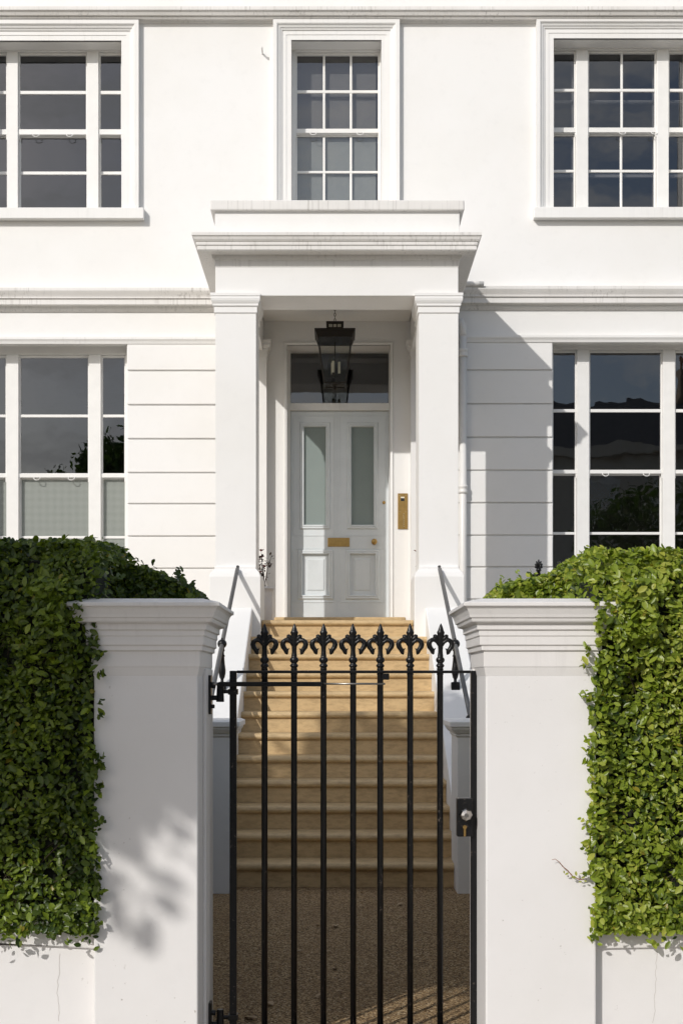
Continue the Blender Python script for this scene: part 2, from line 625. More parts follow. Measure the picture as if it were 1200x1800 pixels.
# --- string course: cornice + frieze + fillet, broken by the porch
def string_course(x0, x1, yo):
    p = 0.15
    Z = lambda y, pp: PZ(y + yo, YW - pp)
    prof = [(YW + 0.05, Z(503, p) + 0.02), (YW - p, Z(503.5, p)), (YW - p, Z(508.5, p)), (YW - p + 0.008, Z(511, p)), (YW - p + 0.028, Z(516.5, p)),
            (YW - p + 0.03, Z(518, p)), (YW - 0.118, Z(519.5, 0.118)), (YW - 0.118, Z(522, 0.118)), (YW - 0.100, Z(523, .1)), (YW - 0.100, Z(533, .1)),
            (YW - 0.045, Z(534, 0.1)), (YW - 0.038, Z(541, 0.04)), (YW - 0.012, Z(546, 0.02)), (YW + 0.05, Z(546, 0.02))]
    obj('string_course', prism_x(BM(), prof, x0, x1), M_stain, house)
    prof = [(YW + 0.05, Z(590, 0.05) + 0.012), (YW - 0.052, Z(590, 0.05)), (YW - 0.052, Z(594, 0.05)), (YW - 0.038, Z(598, 0.04)), (YW - 0.030, Z(602.5, .03)), (YW + 0.05, Z(602.5, 0.03))]
    obj('fillet_moulding', prism_x(BM(), prof, x0, x1 - 0.05 if x1 < 0 else x1), M_trim, house)
string_course(-6.2, -1.16, 2)
string_course(1.16, 6.2, -1)

# --- rusticated courses on the ground storey
def courses(x0, x1, joints, ztop, zbot):
    zs = [ztop] + joints + [zbot]
    for a, b in zip(zs, zs[1:]):
        g = 0.009
        dd = random.uniform(-0.002, 0.002)
        bm = bx(x0, x1 + random.uniform(-0.004, 0.004), YW - 0.022 + dd, YW + 0.003, b + g + random.uniform(-.002, .002), a - g)
        obj('stone_course', bm, M_wall, house, bevel=0.006)
ly = [652.5, 712.5, 772, 831.5, 886, 943.5, 1000, 1057]
ry = [651.7, 711, 769.5, 827.5, 884.5, 941.5, 997.5, 1054]
courses(PX(224.5, YW), -1.10, [PZ(y, YW) for y in ly], PZ(602, YW), 1.3)
courses(1.10, PX(970, YW), [PZ(y, YW) for y in ry], PZ(601, YW), 1.3)

# --- windows
def sash_window(name, hl, lights, y_top, rows_u, y_rail, rows_l, y_bot, Yf, vbars=(), arch=None, sill=None, pulls=True, film=False, blind=None):
    """lights: photo columns of each pane group; rows: photo rows of panes"""
    x0, x1, z0, z1 = hl
    bm = BM()
    d0, d1 = Yf, Yf + 0.12
    zt, zb = PZ(y_top, Yf), PZ(y_bot, Yf)
    L = [(PX(a, Yf), PX(b, Yf)) for a, b in lights]
    st = 0.016                           # sash stile width
    # head, cill and jambs of the box frame, plus mullions
    box(bm, x0 - 0.02, x1 + 0.02, d0, d1, zt + 0.012, z1 + 0.06)
    box(bm, x0 - 0.02, x1 + 0.02, d0, d1, z0 - 0.05, zb - 0.035)
    edges = [x0 - 0.02] + [v for l in L for v in (l[0] - st, l[1] + st)] + [x1 + 0.02]
    for i in range(0, len(edges), 2):
        if edges[i + 1] - edges[i] > 0.004:
            box(bm, edges[i], edges[i + 1], d0, d1, zb - 0.035, zt + 0.012)
    w = obj('window', bm, M_wood, house, bevel=0.004)
    if name: w['label'] = name
    zr0, zr1 = PZ(y_rail[1], Yf), PZ(y_rail[0], Yf)
    for li, (a, b) in enumerate(L):
        for half in (0, 1):
            Y0 = Yf + (0.030 if half == 0 else 0.064)
            rows = rows_u if half == 0 else rows_l
            zz = [(PZ(q, Yf), PZ(p, Yf)) for p, q in rows]      # (low, high)
            top = zt + 0.010 if half == 0 else zr1 - 0.006
            bot = zr0 if half == 0 else zb - 0.033
            s = BM()
            box(s, a - st, a, Y0, Y0 + 0.033, bot, top)
            box(s, b, b + st, Y0, Y0 + 0.033, bot, top)
            box(s, a, b, Y0 + 0.001, Y0 + 0.032, zz[0][1], top - 0.0005)
            box(s, a, b, Y0 + 0.001, Y0 + 0.032, bot + 0.0005, zz[-1][0])
            if half == 0:               # meeting rail and horns
                box(s, a - st - 0.004, b + st + 0.004, Y0 - 0.014, Y0 - 0.0005, zr0 + 0.004, zr1)
                for q in (a - st - 0.003, b + 0.002):
                    prism = [(Y0 - 0.013, zr0 + 0.003), (Y0 - 0.002, zr0 + 0.003), (Y0 - 0.002, zr0 - 0.05), (Y0 - 0.006, zr0 - 0.045)]
                    prism_x(s, prism, q, q + 0.016)
            obj('sash', s, M_wood, w, bevel=0.002)
            nv = vbars[li] if vbars else 0
            for (lo, hi), nxt in zip(zz, zz[1:]):
                obj('glazing_bar', bx(a, b, Y0 + 0.003, Y0 + 0.028, nxt[1], lo), M_wood, w, bevel=0.004)
            cuts = [a + (b - a) * k / (nv + 1) for k in range(nv + 2)]
            for c in cuts[1:-1]:
                for (lo, hi) in zz:
                    obj('glazing_bar', bx(c - 0.013, c + 0.013, Y0 + 0.004, Y0 + 0.027, lo, hi), M_wood, w, bevel=0.004)
            for (lo, hi) in zz:
                for c, e in zip(cuts, cuts[1:]):
                    g = bx(c - 0.004, e + 0.004, -0.002, 0.002, lo - 0.004, hi + 0.004)
                    o = obj('pane', g, M_film if (film and half == 1) else M_glass, w)
                    o.location.y = Y0 + 0.018
            if half == 0 and pulls and (b - a) > 0.4:
                for t in ((0.25, 0.76) if pulls is True else pulls):
                    cx = a + (b - a) * t
                    p = BM()
                    tube(p, [(cx - 0.035, Y0 - 0.005, zr0 + 0.012), (cx - 0.034, Y0 - 0.03, zr0 - 0.012), (cx - 0.018, Y0 - 0.036, zr0 - 0.026), (cx, Y0 - 0.038, zr0 - 0.029),
                             (cx + 0.018, Y0 - 0.036, zr0 - 0.026), (cx + 0.034, Y0 - 0.03, zr0 - 0.012), (cx + 0.035, Y0 - 0.005, zr0 + 0.012)], 0.0045, 6)
                    obj('pull_handle', p, M_wood, w, smooth=True)
    if arch:
        obj('architrave', frame_sweep(BM(), arch, x0, x1, z0, z1, YW), M_trim, w)
    if sill:
        sx0, sx1, sp = sill
        zt_, zb_ = z0 + 0.006, z0 - 0.125
        prof = [(YF + 0.02, zt_), (YW - sp, zt_ - 0.012), (YW - sp, zb_ + 0.006), (YW - sp + 0.012, zb_), (YW - sp + 0.03, zb_ + 0.012), (YW - 0.01, zb_ + 0.012), (YW + 0.02, zb_)]
        obj('sill', prism_x(BM(), [(YW - 0.001, zt_ - 0.001), (YW - sp, zt_ - 0.012), (YW - sp, zb_), (YW - 0.001, zb_ + 0.004)], sx0, sx1), M_trim, w, bevel=0.006)
        obj('inner_sill', prism_x(BM(), [(YF + 0.02, zt_ + 0.006), (YW + 0.0, zt_ - 0.002), (YW + 0.0, zt_ - 0.05), (YF + 0.02, zt_ - 0.05)], x0 + 0.001, x1 - 0.001), M_trim, w)
    if blind:
        for (yy0, yy1, mt) in blind:
            obj('blind', bx(x0 + 0.05, x1 - 0.05, Yf + 0.110, Yf + 0.114, PZ(yy1, Yf), PZ(yy0, Yf)), mt, w)
    return w

ARCH = [(0.0, -0.02), (0.0, 0.012), (0.055, 0.012), (0.055, 0.018), (0.10, 0.018), (0.10, 0.028), (0.114, 0.034), (0.122, 0.034), (0.122, 0.044), (0.14, 0.052), (0.15, 0.066), (0.158, 0.072), (0.198, 0.072), (0.198, -0.002)]
# sills: the upper floor
sash_window('left window of the upper floor', H_UL, [(-27, 10), (34.5, 150.5), (176, 212)], 92, [(94.5, 157), (163, 225)], (226, 236), [(237, 297), (302.5, 364)], 366.5, YF,
            arch=ARCH, sill=(H_UL[0] - 0.25, PX(252.5, YW - .09), 0.09), pulls=(0.25, 0.76))
sash_window('right window of the upper floor', H_UR, [(974, 1009.5), (1035.5, 1151), (1177, 1213)], 89, [(91, 153.5), (158.5, 222)], (223, 232), [(234, 294), (298.5, 361)], 364, YF,
            vbars=(0, 1, 0), arch=ARCH, sill=(PX(938, YW - .09), H_UR[1] + 0.25, 0.09), pulls=(0.5, 0.99))
wr = bpy.data.objects['window.001']
bm = BM()
for xa, xb in ((974, 1009.5), (1035.5, 1151), (1177, 1213)):
    A, B = PX(xa, YF + .2), PX(xb, YF + .2)
    for yy in (181, 311):
        box(bm, A - .02, B + .02, YF + 0.17, YF + 0.20, PZ(yy + 2.5, YF + .2), PZ(yy - 2.5, YF + .2))
    box(bm, B - 0.04, B - 0.01, YF + 0.171, YF + 0.199, PZ(366, YF + .2), PZ(90, YF + .2))
obj('inner_sash', bm, M_inner, wr)
sash_window('window above the porch', H_UC, [(522, 664)], 92, [(94.5, 156), (161, 224)], (225.5, 233), [(235, 296), (300, 358)], 360, YF, vbars=(2,),
            arch=ARCH, pulls=(0.20, 0.78), blind=[(80, 232, M_blind_up), (233, 366, M_blind_low)])
# ground floor
sash_window('left window of the ground floor', H_LL, [(-31, 9), (35.5, 154), (180, 218)], 625, [(627.5, 727.5), (732.5, 831)], (832, 839.5), [(841, 941), (945.5, 1044)], 1048, YF, film=True, pulls=(0.25, 0.76),
            sill=(H_LL[0] - 0.1, H_LL[1] + 0.02, 0.06))
sash_window('right window of the ground floor', H_LR, [(972.5, 1011), (1037.5, 1161.5), (1188, 1227)], 616, [(618.5, 718), (723.5, 825)], (826, 832.5), [(834, 934), (938.5, 1037)], 1041, YF, pulls=(0.21, 0.79),
            sill=(H_LR[0] - 0.02, H_LR[1] + 0.1, 0.06))

# --- porch
XL0, XL1 = -1.174, -0.783       # left column, faces
XR0, XR1 = 0.783, 1.161
YC = 12.05                      # front plane of columns and frieze
YCB = 12.51                     # back of columns / front beam
Z_BEAM = 5.162
def column(x0, x1):
    bm = BM()
    Z = lambda y: PZ(y, YC)
    prof = [(0.0, 2.50), (0.0, Z(551)), (0.004, Z(551)), (0.004, Z(550.2)), (0.011, Z(550)), (0.011, Z(539.5)), (0.020, Z(539)), (0.024, Z(538.2)), (0.024, Z(534.5)), (0.028, Z(534)), (0.038, Z(530)), (0.042, Z(526)), (0.040, Z(523)), (0.034, Z(522.3)), (0.044, Z(522)), (0.044, Z(516.6))]
    mitre_ring(bm, prof, x0, x1, YC, YCB)
    c = obj('column', bm, M_wall, house, bevel=0.004)
    bm = BM()
    po, pi = (0.046, 0.055)
    prof = [(0.05, 1.7), (0.05, PZ(1014, 11.99)), (0.036, PZ(1007, 12.0)), (0.004, PZ(1000, 12.02)), (0.002, PZ(996, 12.03))]
    mitre_ring(bm, prof, x0, x1, YC - 0.045, YCB + 0.03)
    obj('plinth', bm, M_wall, c, bevel=0.006)
    return c
column(XL0, XL1)
column(XR0, XR1)
# front beam and the two side beams (frieze)
bm = BM()
box(bm, XL0, XR1, YC + 0.001, YCB, Z_BEAM, 5.55)
obj('porch_beam', bm, M_wall, house, bevel=0.004)
for a, b in ((XL0 + 0.004, XL0 + 0.36), (XR1 - 0.36, XR1 - 0.004)):
    obj('porch_beam', bx(a, b, YCB + 0.002, YW - 0.001, Z_BEAM - 0.10, 5.55), M_wall, house, bevel=0.004)
obj('porch_ceiling', bx(XL0 + 0.37, XR1 - 0.37, YCB + 0.003, YW - 0.002, 5.42, 5.54), M_wall, house)
# cornice
zz = lambda y, o: PZ(y, YC - o)
prof = [(0.004, 5.44), (0.004, zz(458, 0)), (0.018, zz(455, .02)), (0.028, zz(451, .03)), (0.034, 5.545), (0.150, 5.545), (0.150, 5.552), (0.158, 5.552), (0.158, zz(431, .158)), (0.166, zz(430.5, .166)),
        (0.168, zz(428.5, .168)), (0.168, zz(424.5, .17)), (0.176, zz(423.5, .176)), (0.186, zz(420, .186)), (0.192, zz(416, .192)), (0.200, zz(413.5, .2)), (0.204, zz(413, .204)), (0.204, zz(408, .204)), (0.01, 5.745)]
mid = obj('porch_cornice', mitre_u(BM(), prof, XL0, XR1, YC, YW - 0.002), M_stain, house)
# attic block and coping
bm = BM()
box(bm, XL0 - 0.004, XR1 + 0.012, YC - 0.004, YW - 0.003, 5.70, PZ(370, YC))
att = obj('attic_block', bm, M_wall, house, bevel=0.004)
bm = BM()
box(bm, XL0 - 0.045, XR1 + 0.055, YC - 0.045, YW - 0.004, PZ(369.5, YC - 0.04), PZ(351.5, YC - 0.04))
obj('coping', bm, M_stain, att, bevel=0.012)
# pilasters against the wall
for x0, x1 in ((XL0, PX(468.5, 13.66)), (PX(721.8, 13.66), XR1)):
    Z = lambda y: PZ(y, 13.6)
    prof = [(0.0, 2.0), (0.0, Z(625)), (0.008, Z(625)), (0.008, Z(614)), (0.02, Z(613)), (0.02, Z(610)), (0.04, Z(606)), (0.046, Z(600)), (0.05, Z(599)), (0.05, Z(595))]
    obj('pilaster', mitre_u(BM(), prof, x0, x1, 13.66, YW - 0.001), M_wall, house, bevel=0.003)
# porch floor and its retaining walls
bm = BM()
box(bm, XL0 - 0.02, XR1 + 0.02, 12.36, YW - 0.001, -0.05, 2.036)
obj('porch_floor', bm, M_step, house)
obj('door_step', bx(PX(481.7, 13.5), PX(713, 13.5), 13.5, YD + 0.05, 2.0365, 2.145), M_step, house, bevel=0.015)
for a, b in ((XL0 - 0.05, XL1 + 0.05), (XR0 - 0.05, XR1 + 0.05)):
    obj('porch_base', bx(a + 0.002, b - 0.002, 12.0, 13.79, -0.05, 1.75), M_grey, house)

# --- front door with fanlight
dx0, dx1 = PX(510.5, YD), PX(683, YD)
zd0, zd1 = 2.148, PZ(722.5, YD)
bm = BM()
fz = PZ(610, YD)
hx0, hx1, hz1 = H_DR[0], H_DR[1], H_DR[3]
box(bm, hx0 - 0.01, dx0, YD - 0.05, YD + 0.10, 2.14, hz1 + 0.01)
box(bm, dx1, hx1 + 0.01, YD - 0.05, YD + 0.10, 2.14, hz1 + 0.01)
box(bm, dx0, dx1, YD - 0.049, YD + 0.099, fz, hz1 + 0.01)
box(bm, dx0, dx1, YD - 0.045, YD + 0.095, zd1, PZ(710, YD))
fr = obj('door_frame', bm, M_wood, house, bevel=0.004)
o = obj('fanlight_pane', bx(dx0 - 0.005, dx1 + 0.005, YD + 0.018, YD + 0.022, PZ(711, YD), fz + 0.005), M_glass, fr)
bm = BM()
frame_sweep(bm, [(0.0, -0.02), (0.0, 0.012), (0.02, 0.018), (0.028, 0.018), (0.034, 0.008), (0.034, -0.002)], hx0, hx1, 2.15, hz1, YW)
obj('door_architrave', bm, M_wood, fr)
# the leaf: rails and stiles cut as a frame with openings
P = lambda x0, x1, y0, y1: hole(x0, x1, y0, y1, YD)
glz = [P(533, 574, 749, 924), P(616, 658, 749, 924)]
pan = [P(529, 580, 972, 1048), P(613, 661, 972, 1048)]
door = obj('door', wall_holes(BM(), dx0 + 0.003, dx1 - 0.003, zd0 + 0.004, zd1 - 0.004, glz + pan, YD, YD + 0.045), M_door, house)
MOULD = [(0.0, -0.03), (0.002, 0.004), (0.008, 0.018), (0.018, 0.020), (0.026, 0.012), (0.030, 0.016), (0.042, 0.016), (0.052, 0.006), (0.052, -0.002)]
for h in glz:
    i = 0.012
    obj('panel_moulding', frame_sweep(BM(), MOULD, h[0] + i, h[1] - i, h[2] + i, h[3] - i, YD, True), M_door, door)
    obj('glass_panel', bx(h[0] - 0.01, h[1] + 0.01, YD + 0.02, YD + 0.026, h[2] - 0.01, h[3] + 0.01), M_frost, door)
for h in pan:
    i = 0.016
    obj('panel_moulding', frame_sweep(BM(), MOULD, h[0] + i, h[1] - i, h[2] + i, h[3] - i, YD, True), M_door, door)
    bm = BM()
    zz_ = [(h[0] - .005, h[1] + .005, h[2] - .005, h[3] + .005, YD + 0.024), (h[0] + .06, h[1] - .06, h[2] + .06, h[3] - .06, YD + 0.024), (h[0] + .075, h[1] - .075, h[2] + .075, h[3] - .075, YD + 0.014)]
    R = [[bm.verts.new(q) for q in ((a, y, c), (b, y, c), (b, y, d), (a, y, d))] for a, b, c, d, y in zz_]
    for r, s in zip(R, R[1:]):
        for k in range(4): bm.faces.new((r[k], r[(k + 1) % 4], s[(k + 1) % 4], s[k]))
    bm.faces.new(R[-1])
    obj('door_panel', bm, M_door, door)
# thin outer bead lines round the panels and the centre bead
def bead(bm, x0, x1, z0, z1):
    t = 0.004
    box(bm, x0, x1, YD - 0.005, YD - 0.0004, z0 - t, z0 + t)
bm = BM()
for (a, b, c, d) in (P(516, 586, 732, 941), P(598, 676, 732, 941), P(516, 586, 965, 1058), P(598, 676, 965, 1058)):
    frame_sweep(bm, [(0.0, -0.002), (0.001, 0.0055), (0.007, 0.0055), (0.008, -0.002)], a, b, c, d, YD, True)
cx = PX(591.3, YD)
box(bm, cx - 0.006, cx + 0.006, YD - 0.006, YD - 0.0004, PZ(1083, YD), PZ(727, YD))
obj('bead', bm, M_door, door)
# letter plate, knob, lock
h = P(576, 614, 945.5, 961)
lp = obj('letter_plate', bx(h[0], h[1], YD - 0.012, YD - 0.0005, h[2], h[3]), M_brass, door, bevel=0.003)
obj('letter_flap', bx(h[0] + .024, h[1] - .024, YD - 0.017, YD - 0.0125, h[2] + .022, h[3] - .016), M_brass, door, bevel=0.002)
kx, kz = PX(657.3, YD), PZ(953, YD)
obj('door_knob', lathe(BM(), [(0.030, -0.001), (0.031, -0.006), (0.014, -0.012), (0.012, -0.035), (0.026, -0.044), (0.033, -0.058), (0.030, -0.070), (0.014, -0.077)], (kx, YD, kz), 20, 'Y'), M_brass, door, smooth=True)
obj('door_lock', lathe(BM(), [(0.018, -0.0005), (0.018, -0.008), (0.010, -0.011)], (PX(674.5, YD), YD, PZ(883.5, YD)), 16, 'Y'), M_brass, door)
# entry phone
yp = YW - 0.001
e0, e1, g0, g1 = PX(698.7, YW), PX(716, YW), PZ(930, YW), PZ(867.5, YW)
ep = obj('entry_phone', bx(e0, e1, yp - 0.012, yp, g0, g1), M_brass, house, bevel=0.002)
cxm = (e0 + e1) / 2
obj('camera_window', bx(cxm - 0.022, cxm + 0.018, yp - 0.0135, yp - 0.0123, PZ(881, YW), PZ(876, YW)), M_black, ep)
obj('name_slot', bx(cxm - 0.022, cxm + 0.018, yp - 0.0145, yp - 0.0123, PZ(876, YW), PZ(873.5, YW)), M_candle, ep)
for k in range(7):
    obj('call_button', lathe(BM(), [(0.0065, 0.0), (0.0065, -0.006), (0.004, -0.008)], (cxm + 0.010, yp - 0.012, PZ(904 + 3.6 * k, YW)), 10, 'Y'), M_button, ep)
for sx in (-1, 1):
    for yy in (871, 899.5):
        obj('screw', lathe(BM(), [(0.004, 0.0), (0.004, -0.002)], (cxm + sx * 0.034, yp - 0.012, PZ(yy, YW)), 8, 'Y'), M_button, ep)
# rainwater pipe right of the porch, with collar, and the spout above it
px_, py_ = PX(813.5, 13.70), 13.715
bm = BM()
lathe(bm, [(0.040, 0.0), (0.040, PZ(590, 13.7))], (px_, py_, 0.0), 18)
for yy in (860, 620):
    zc_ = PZ(yy, 13.7)
    lathe(bm, [(0.041, -0.045), (0.052, -0.043), (0.052, -0.02), (0.047, -0.012), (0.047, 0.012), (0.054, 0.02), (0.054, 0.043), (0.041, 0.05)], (px_, py_, zc_), 18)
tube(bm, [(px_, py_, PZ(592, 13.7)), (px_, py_ - 0.005, PZ(575, 13.7)), (px_ - 0.04, py_ - 0.01, PZ(562, 13.7))], 0.040, 14)
obj('downpipe', bm, M_pipe, house, smooth=True)
obj('overflow_spout', lathe(BM(), [(0.028, 0.0), (0.028, 0.2)], (PX(818, 13.6), 13.64, PZ(497, 13.6)), 12, 'X'), M_stain, house, smooth=True)
# small peg in the wall left of the upper middle window
pgx, pgz = PX(461.5, YW), PZ(93, YW)
bm = BM()
tube(bm, [(pgx, YW + 0.01, pgz - 0.01), (pgx, YW - 0.10, pgz - 0.005), (pgx - 0.004, YW - 0.105, pgz + 0.02)], 0.009, 8)
obj('wall_peg', bm, M_pipe, house, smooth=True)

# ------------------------------------------------------------------ entrance steps
steps = thing('entrance_steps', 'buff stone steps rising to the front door between white side walls', 'steps')
R_, T_ = 0.17, 0.30
YS = 8.75
nt = 0.052
for k in range(1, 13):
    Yn = YS + (k - 1) * T_
    z = k * R_
    pr = [(Yn + 0.034, z - R_ + 0.0005), (Yn + 0.034, z - nt)]
    for t in range(0, 7):
        a = -math.pi / 2 - math.pi * t / 6
        pr.append((Yn + nt / 2 + math.cos(a) * nt / 2, z - nt / 2 + math.sin(a) * nt / 2))
    pr += [(Yn + T_ + 0.032, z), (Yn + T_ + 0.032, z - R_ + 0.0005)]
    x0, x1 = (-0.812, 0.838) if k < 12 else (-0.728, 0.728)
    if k == 1: x0, x1 = -0.812, 0.842
    s = obj('step', prism_x(BM(), pr, x0, x1), M_step, steps)
nos = lambda Y: R_ + (Y - YS) / T_ * R_
for sx, xi, xo in ((-1, -0.813, -1.17), (1, 0.839, 1.17)):
    Ya, Yb = 8.97, 11.999
    up = 0.165
    pr = [(Ya, -0.05), (Ya, nos(Ya) + up), (Yb, nos(Yb) + up), (Yb, -0.05)]
    obj('side_wall', prism_x(BM(), pr, min(xi, xo), max(xi, xo)), M_grey, steps, bevel=0.012)
    # end pier with moulded cap
    bi = -0.72 if sx < 0 else 0.815
    a, b = (bi - 0.42, bi) if sx < 0 else (bi, bi + 0.42)
    p = obj('end_pier', bx(a, b, 8.52, 8.968, -0.05, 1.08), M_grey, steps, bevel=0.005)
    prof = [(0.0, 1.06), (0.004, 1.068), (0.012, 1.075), (0.012, 1.088), (0.022, 1.093), (0.042, 1.12), (0.046, 1.135), (0.056, 1.137), (0.056, 1.170), (0.03, 1.182)]
    obj('pier_cap', mitre_ring(BM(), prof, a, b, 8.52, 8.968), M_grey, p, bevel=0.003)

# ------------------------------------------------------------------ handrails
def handrail(sx, label):
    t = thing('handrail', label, 'handrail', 'handrails beside the steps')
    xt = 0.975 * sx + (0.0 if sx > 0 else 0.02)
    xb = xt + 0.045 * sx
    def P3(Y):
        f = (11.95 - Y) / (11.95 - 9.3)
        return (xt + (xb - xt) * f, Y, 2.52 - (11.95 - Y) * 0.567)
    bm = BM()
    tube(bm, [(P3(11.95)[0], 12.01, 2.545), P3(11.95), P3(10.6), P3(9.35)], 0.019, 12)
    obj('rail', bm, M_rail, t, smooth=True)
    for Yb in (10.62, 9.55):
        x, Y, z = P3(Yb)
        zb = nos(Yb) + 0.165
        h = z - zb
        pr = [(0.030, 0.0), (0.030, 0.045), (0.014, 0.05), (0.013, 0.07), (0.022, 0.085), (0.030, 0.12), (0.031, 0.15), (0.024, 0.20), (0.019, h - 0.11), (0.026, h - 0.105), (0.018, h - 0.09), (0.017, h - 0.065), (0.024, h - 0.06), (0.020, h - 0.045)]
        for a in range(9):
            ang = -math.pi / 2 + 0.5 + (math.pi - 0.6) * a / 8
            pr.append((0.040 * math.cos(ang), h + 0.040 * math.sin(ang)))
        pr += [(0.010, h + 0.043), (0.006, h + 0.05)]
        bm = lathe(BM(), pr, (x, Y, zb), 18)
        o = obj('baluster', bm, M_iron, t, smooth=True)
        obj('base_block', bx(x - 0.036, x + 0.036, Y - 0.036, Y + 0.036, zb - 0.03, zb + 0.046), M_iron, o, bevel=0.004)
    return t
handrail(-1, 'dark metal handrail with ball-topped baluster on the left of the steps')
handrail(1, 'dark metal handrail with ball-topped baluster on the right of the steps')

# ------------------------------------------------------------------ gate pillars and garden walls
YP = 4.55
def gate_pillar(x0, x1, label):
    t = thing('gate_pillar', label, 'pillar', 'pillars either side of the gate')
    yb = 4.99
    bm = bx(x0, x1, YP, yb, -0.1, 1.50)
    s = obj('shaft', bm, M_pillar, t, bevel=0.006)
    Z = lambda y, o: PZ(y, YP - o)
    prof = [(0.0, 1.46), (0.006, Z(1173, 0)), (0.008, Z(1172, 0)), (0.008, Z(1144.5, 0)), (0.017, Z(1143, .02)), (0.017, Z(1135, .02)), (0.0235, Z(1133.5, .02)), (0.0235, Z(1118.5, .02)), (0.027, Z(1117.5, .03)), (0.027, Z(1108, .03)),
            (0.035, Z(1106.5, .035)), (0.035, Z(1096.5, .035)), (0.040, Z(1095, .04)), (0.054, Z(1093, .05)), (0.057, Z(1089, .05)), (0.057, Z(1086.5, .05)), (0.063, Z(1085.5, .06)), (0.066, Z(1080, .06)), (0.074, Z(1070, .075)),
            (0.080, Z(1066, .08)), (0.087, Z(1065, .085)), (0.087, Z(1058.5, .085)), (0.075, Z(1057, .08)), (0.02, Z(1056, .08) + 0.012)]
    obj('cap', mitre_ring(BM(), prof, x0, x1, YP, yb), M_cap, t, bevel=0.0025)
    # rebate strip the gate closes against
    if x0 < 0:
        obj('rebate', bx(x1 + 0.0005, x1 + 0.012, 4.72, yb - 0.01, -0.1, 1.489), M_pillar, s, bevel=0.003)
    else:
        obj('rebate', bx(x0 - 0.012, x0 - 0.0005, 4.87, yb - 0.01, -0.1, 1.489), M_pillar, s, bevel=0.003)
    return t
XPL0, XPL1 = PX(165, YP), PX(348, YP)
XPR0, XPR1 = PX(853, YP), PX(1047, YP)
gpl = gate_pillar(XPL0, XPL1, 'white moulded gate pillar left of the gate, dappled by tree shade')
gpr = gate_pillar(XPR0, XPR1, 'white moulded gate pillar right of the gate, in full sun')

def crack(parent, pts, y, w=0.0008):
    bm = BM()
    prev = None
    for i, (x, z) in enumerate(pts):
        a = bm.verts.new((x - w, y, z)); b = bm.verts.new((x + w, y, z))
        if prev: bm.faces.new((prev[0], prev[1], b, a))
        prev = (a, b)
    return obj('hairline_crack', bm, M_crack, parent)

def crackpts(px, seg, Y, amp=4, seed=1):
    r = random.Random(seed)
    out = []
    y = seg[0]
    x = px
    while y <= seg[1]:
        out.append((PX(x, Y), PZ(y, Y)))
        y += 7
        x += r.uniform(-amp, amp) * 0.6
    return out

def low_wall(x0, x1, tilt, label):
    t = thing('garden_wall', label, 'wall', 'low walls under the hedges')
    yw = YP + 0.055
    obj('wall_face', bx(x0, x1, yw, 4.98, -0.1, 0.47), M_pillar, t)
    zc0 = PZ(1668, yw - 0.012)
    bm = bx(x0, x1, yw - 0.014, 5.0, zc0, 0.56)
    for v in bm.verts:
        if v.co.z < 0.5:
            v.co.z += tilt * (v.co.x - (x1 if x0 < 0 else x0))
    obj('coping', bm, M_cap, t, bevel=0.004)
    return t
gwl = low_wall(-3.2, XPL0 - 0.001, -0.05, 'low white wall under the shaded hedge, left of the gate')
gwr = low_wall(XPR1 + 0.001, 3.2, 0.02, 'low white wall under the sunlit hedge, right of the gate')
crack(gwl, crackpts(106, (1676, 1800), YP + 0.054, 4, 3), YP + 0.0542)
crack(gwr, crackpts(1154, (1672, 1800), YP + 0.054, 4, 9), YP + 0.0542)

# ------------------------------------------------------------------ gate
YG = 4.85
gate = thing('garden_gate', 'black iron gate with seven fleur-de-lis topped bars', 'gate')
s_ = YG / FPX
gz = lambda y: PZ(y, YG)
gx = lambda x: PX(x, YG)
for a, b, nm in ((404, 416, 'stile'), (826.5, 838, 'stile')):
    obj('stile', bx(gx(a), gx(b), YG - 0.014, YG + 0.014, 0.06, gz(1179)), M_iron, gate, bevel=0.003)
obj('top_rail', bx(gx(416) + 0.0005, gx(826.5) - 0.0005, YG - 0.018, YG + 0.018, gz(1183.5), gz(1178.5)), M_iron, gate, bevel=0.003)
obj('bottom_rail', bx(gx(416) + 0.0005, gx(826.5) - 0.0005, YG - 0.018, YG + 0.018, 0.09, 0.11), M_iron, gate, bevel=0.003)
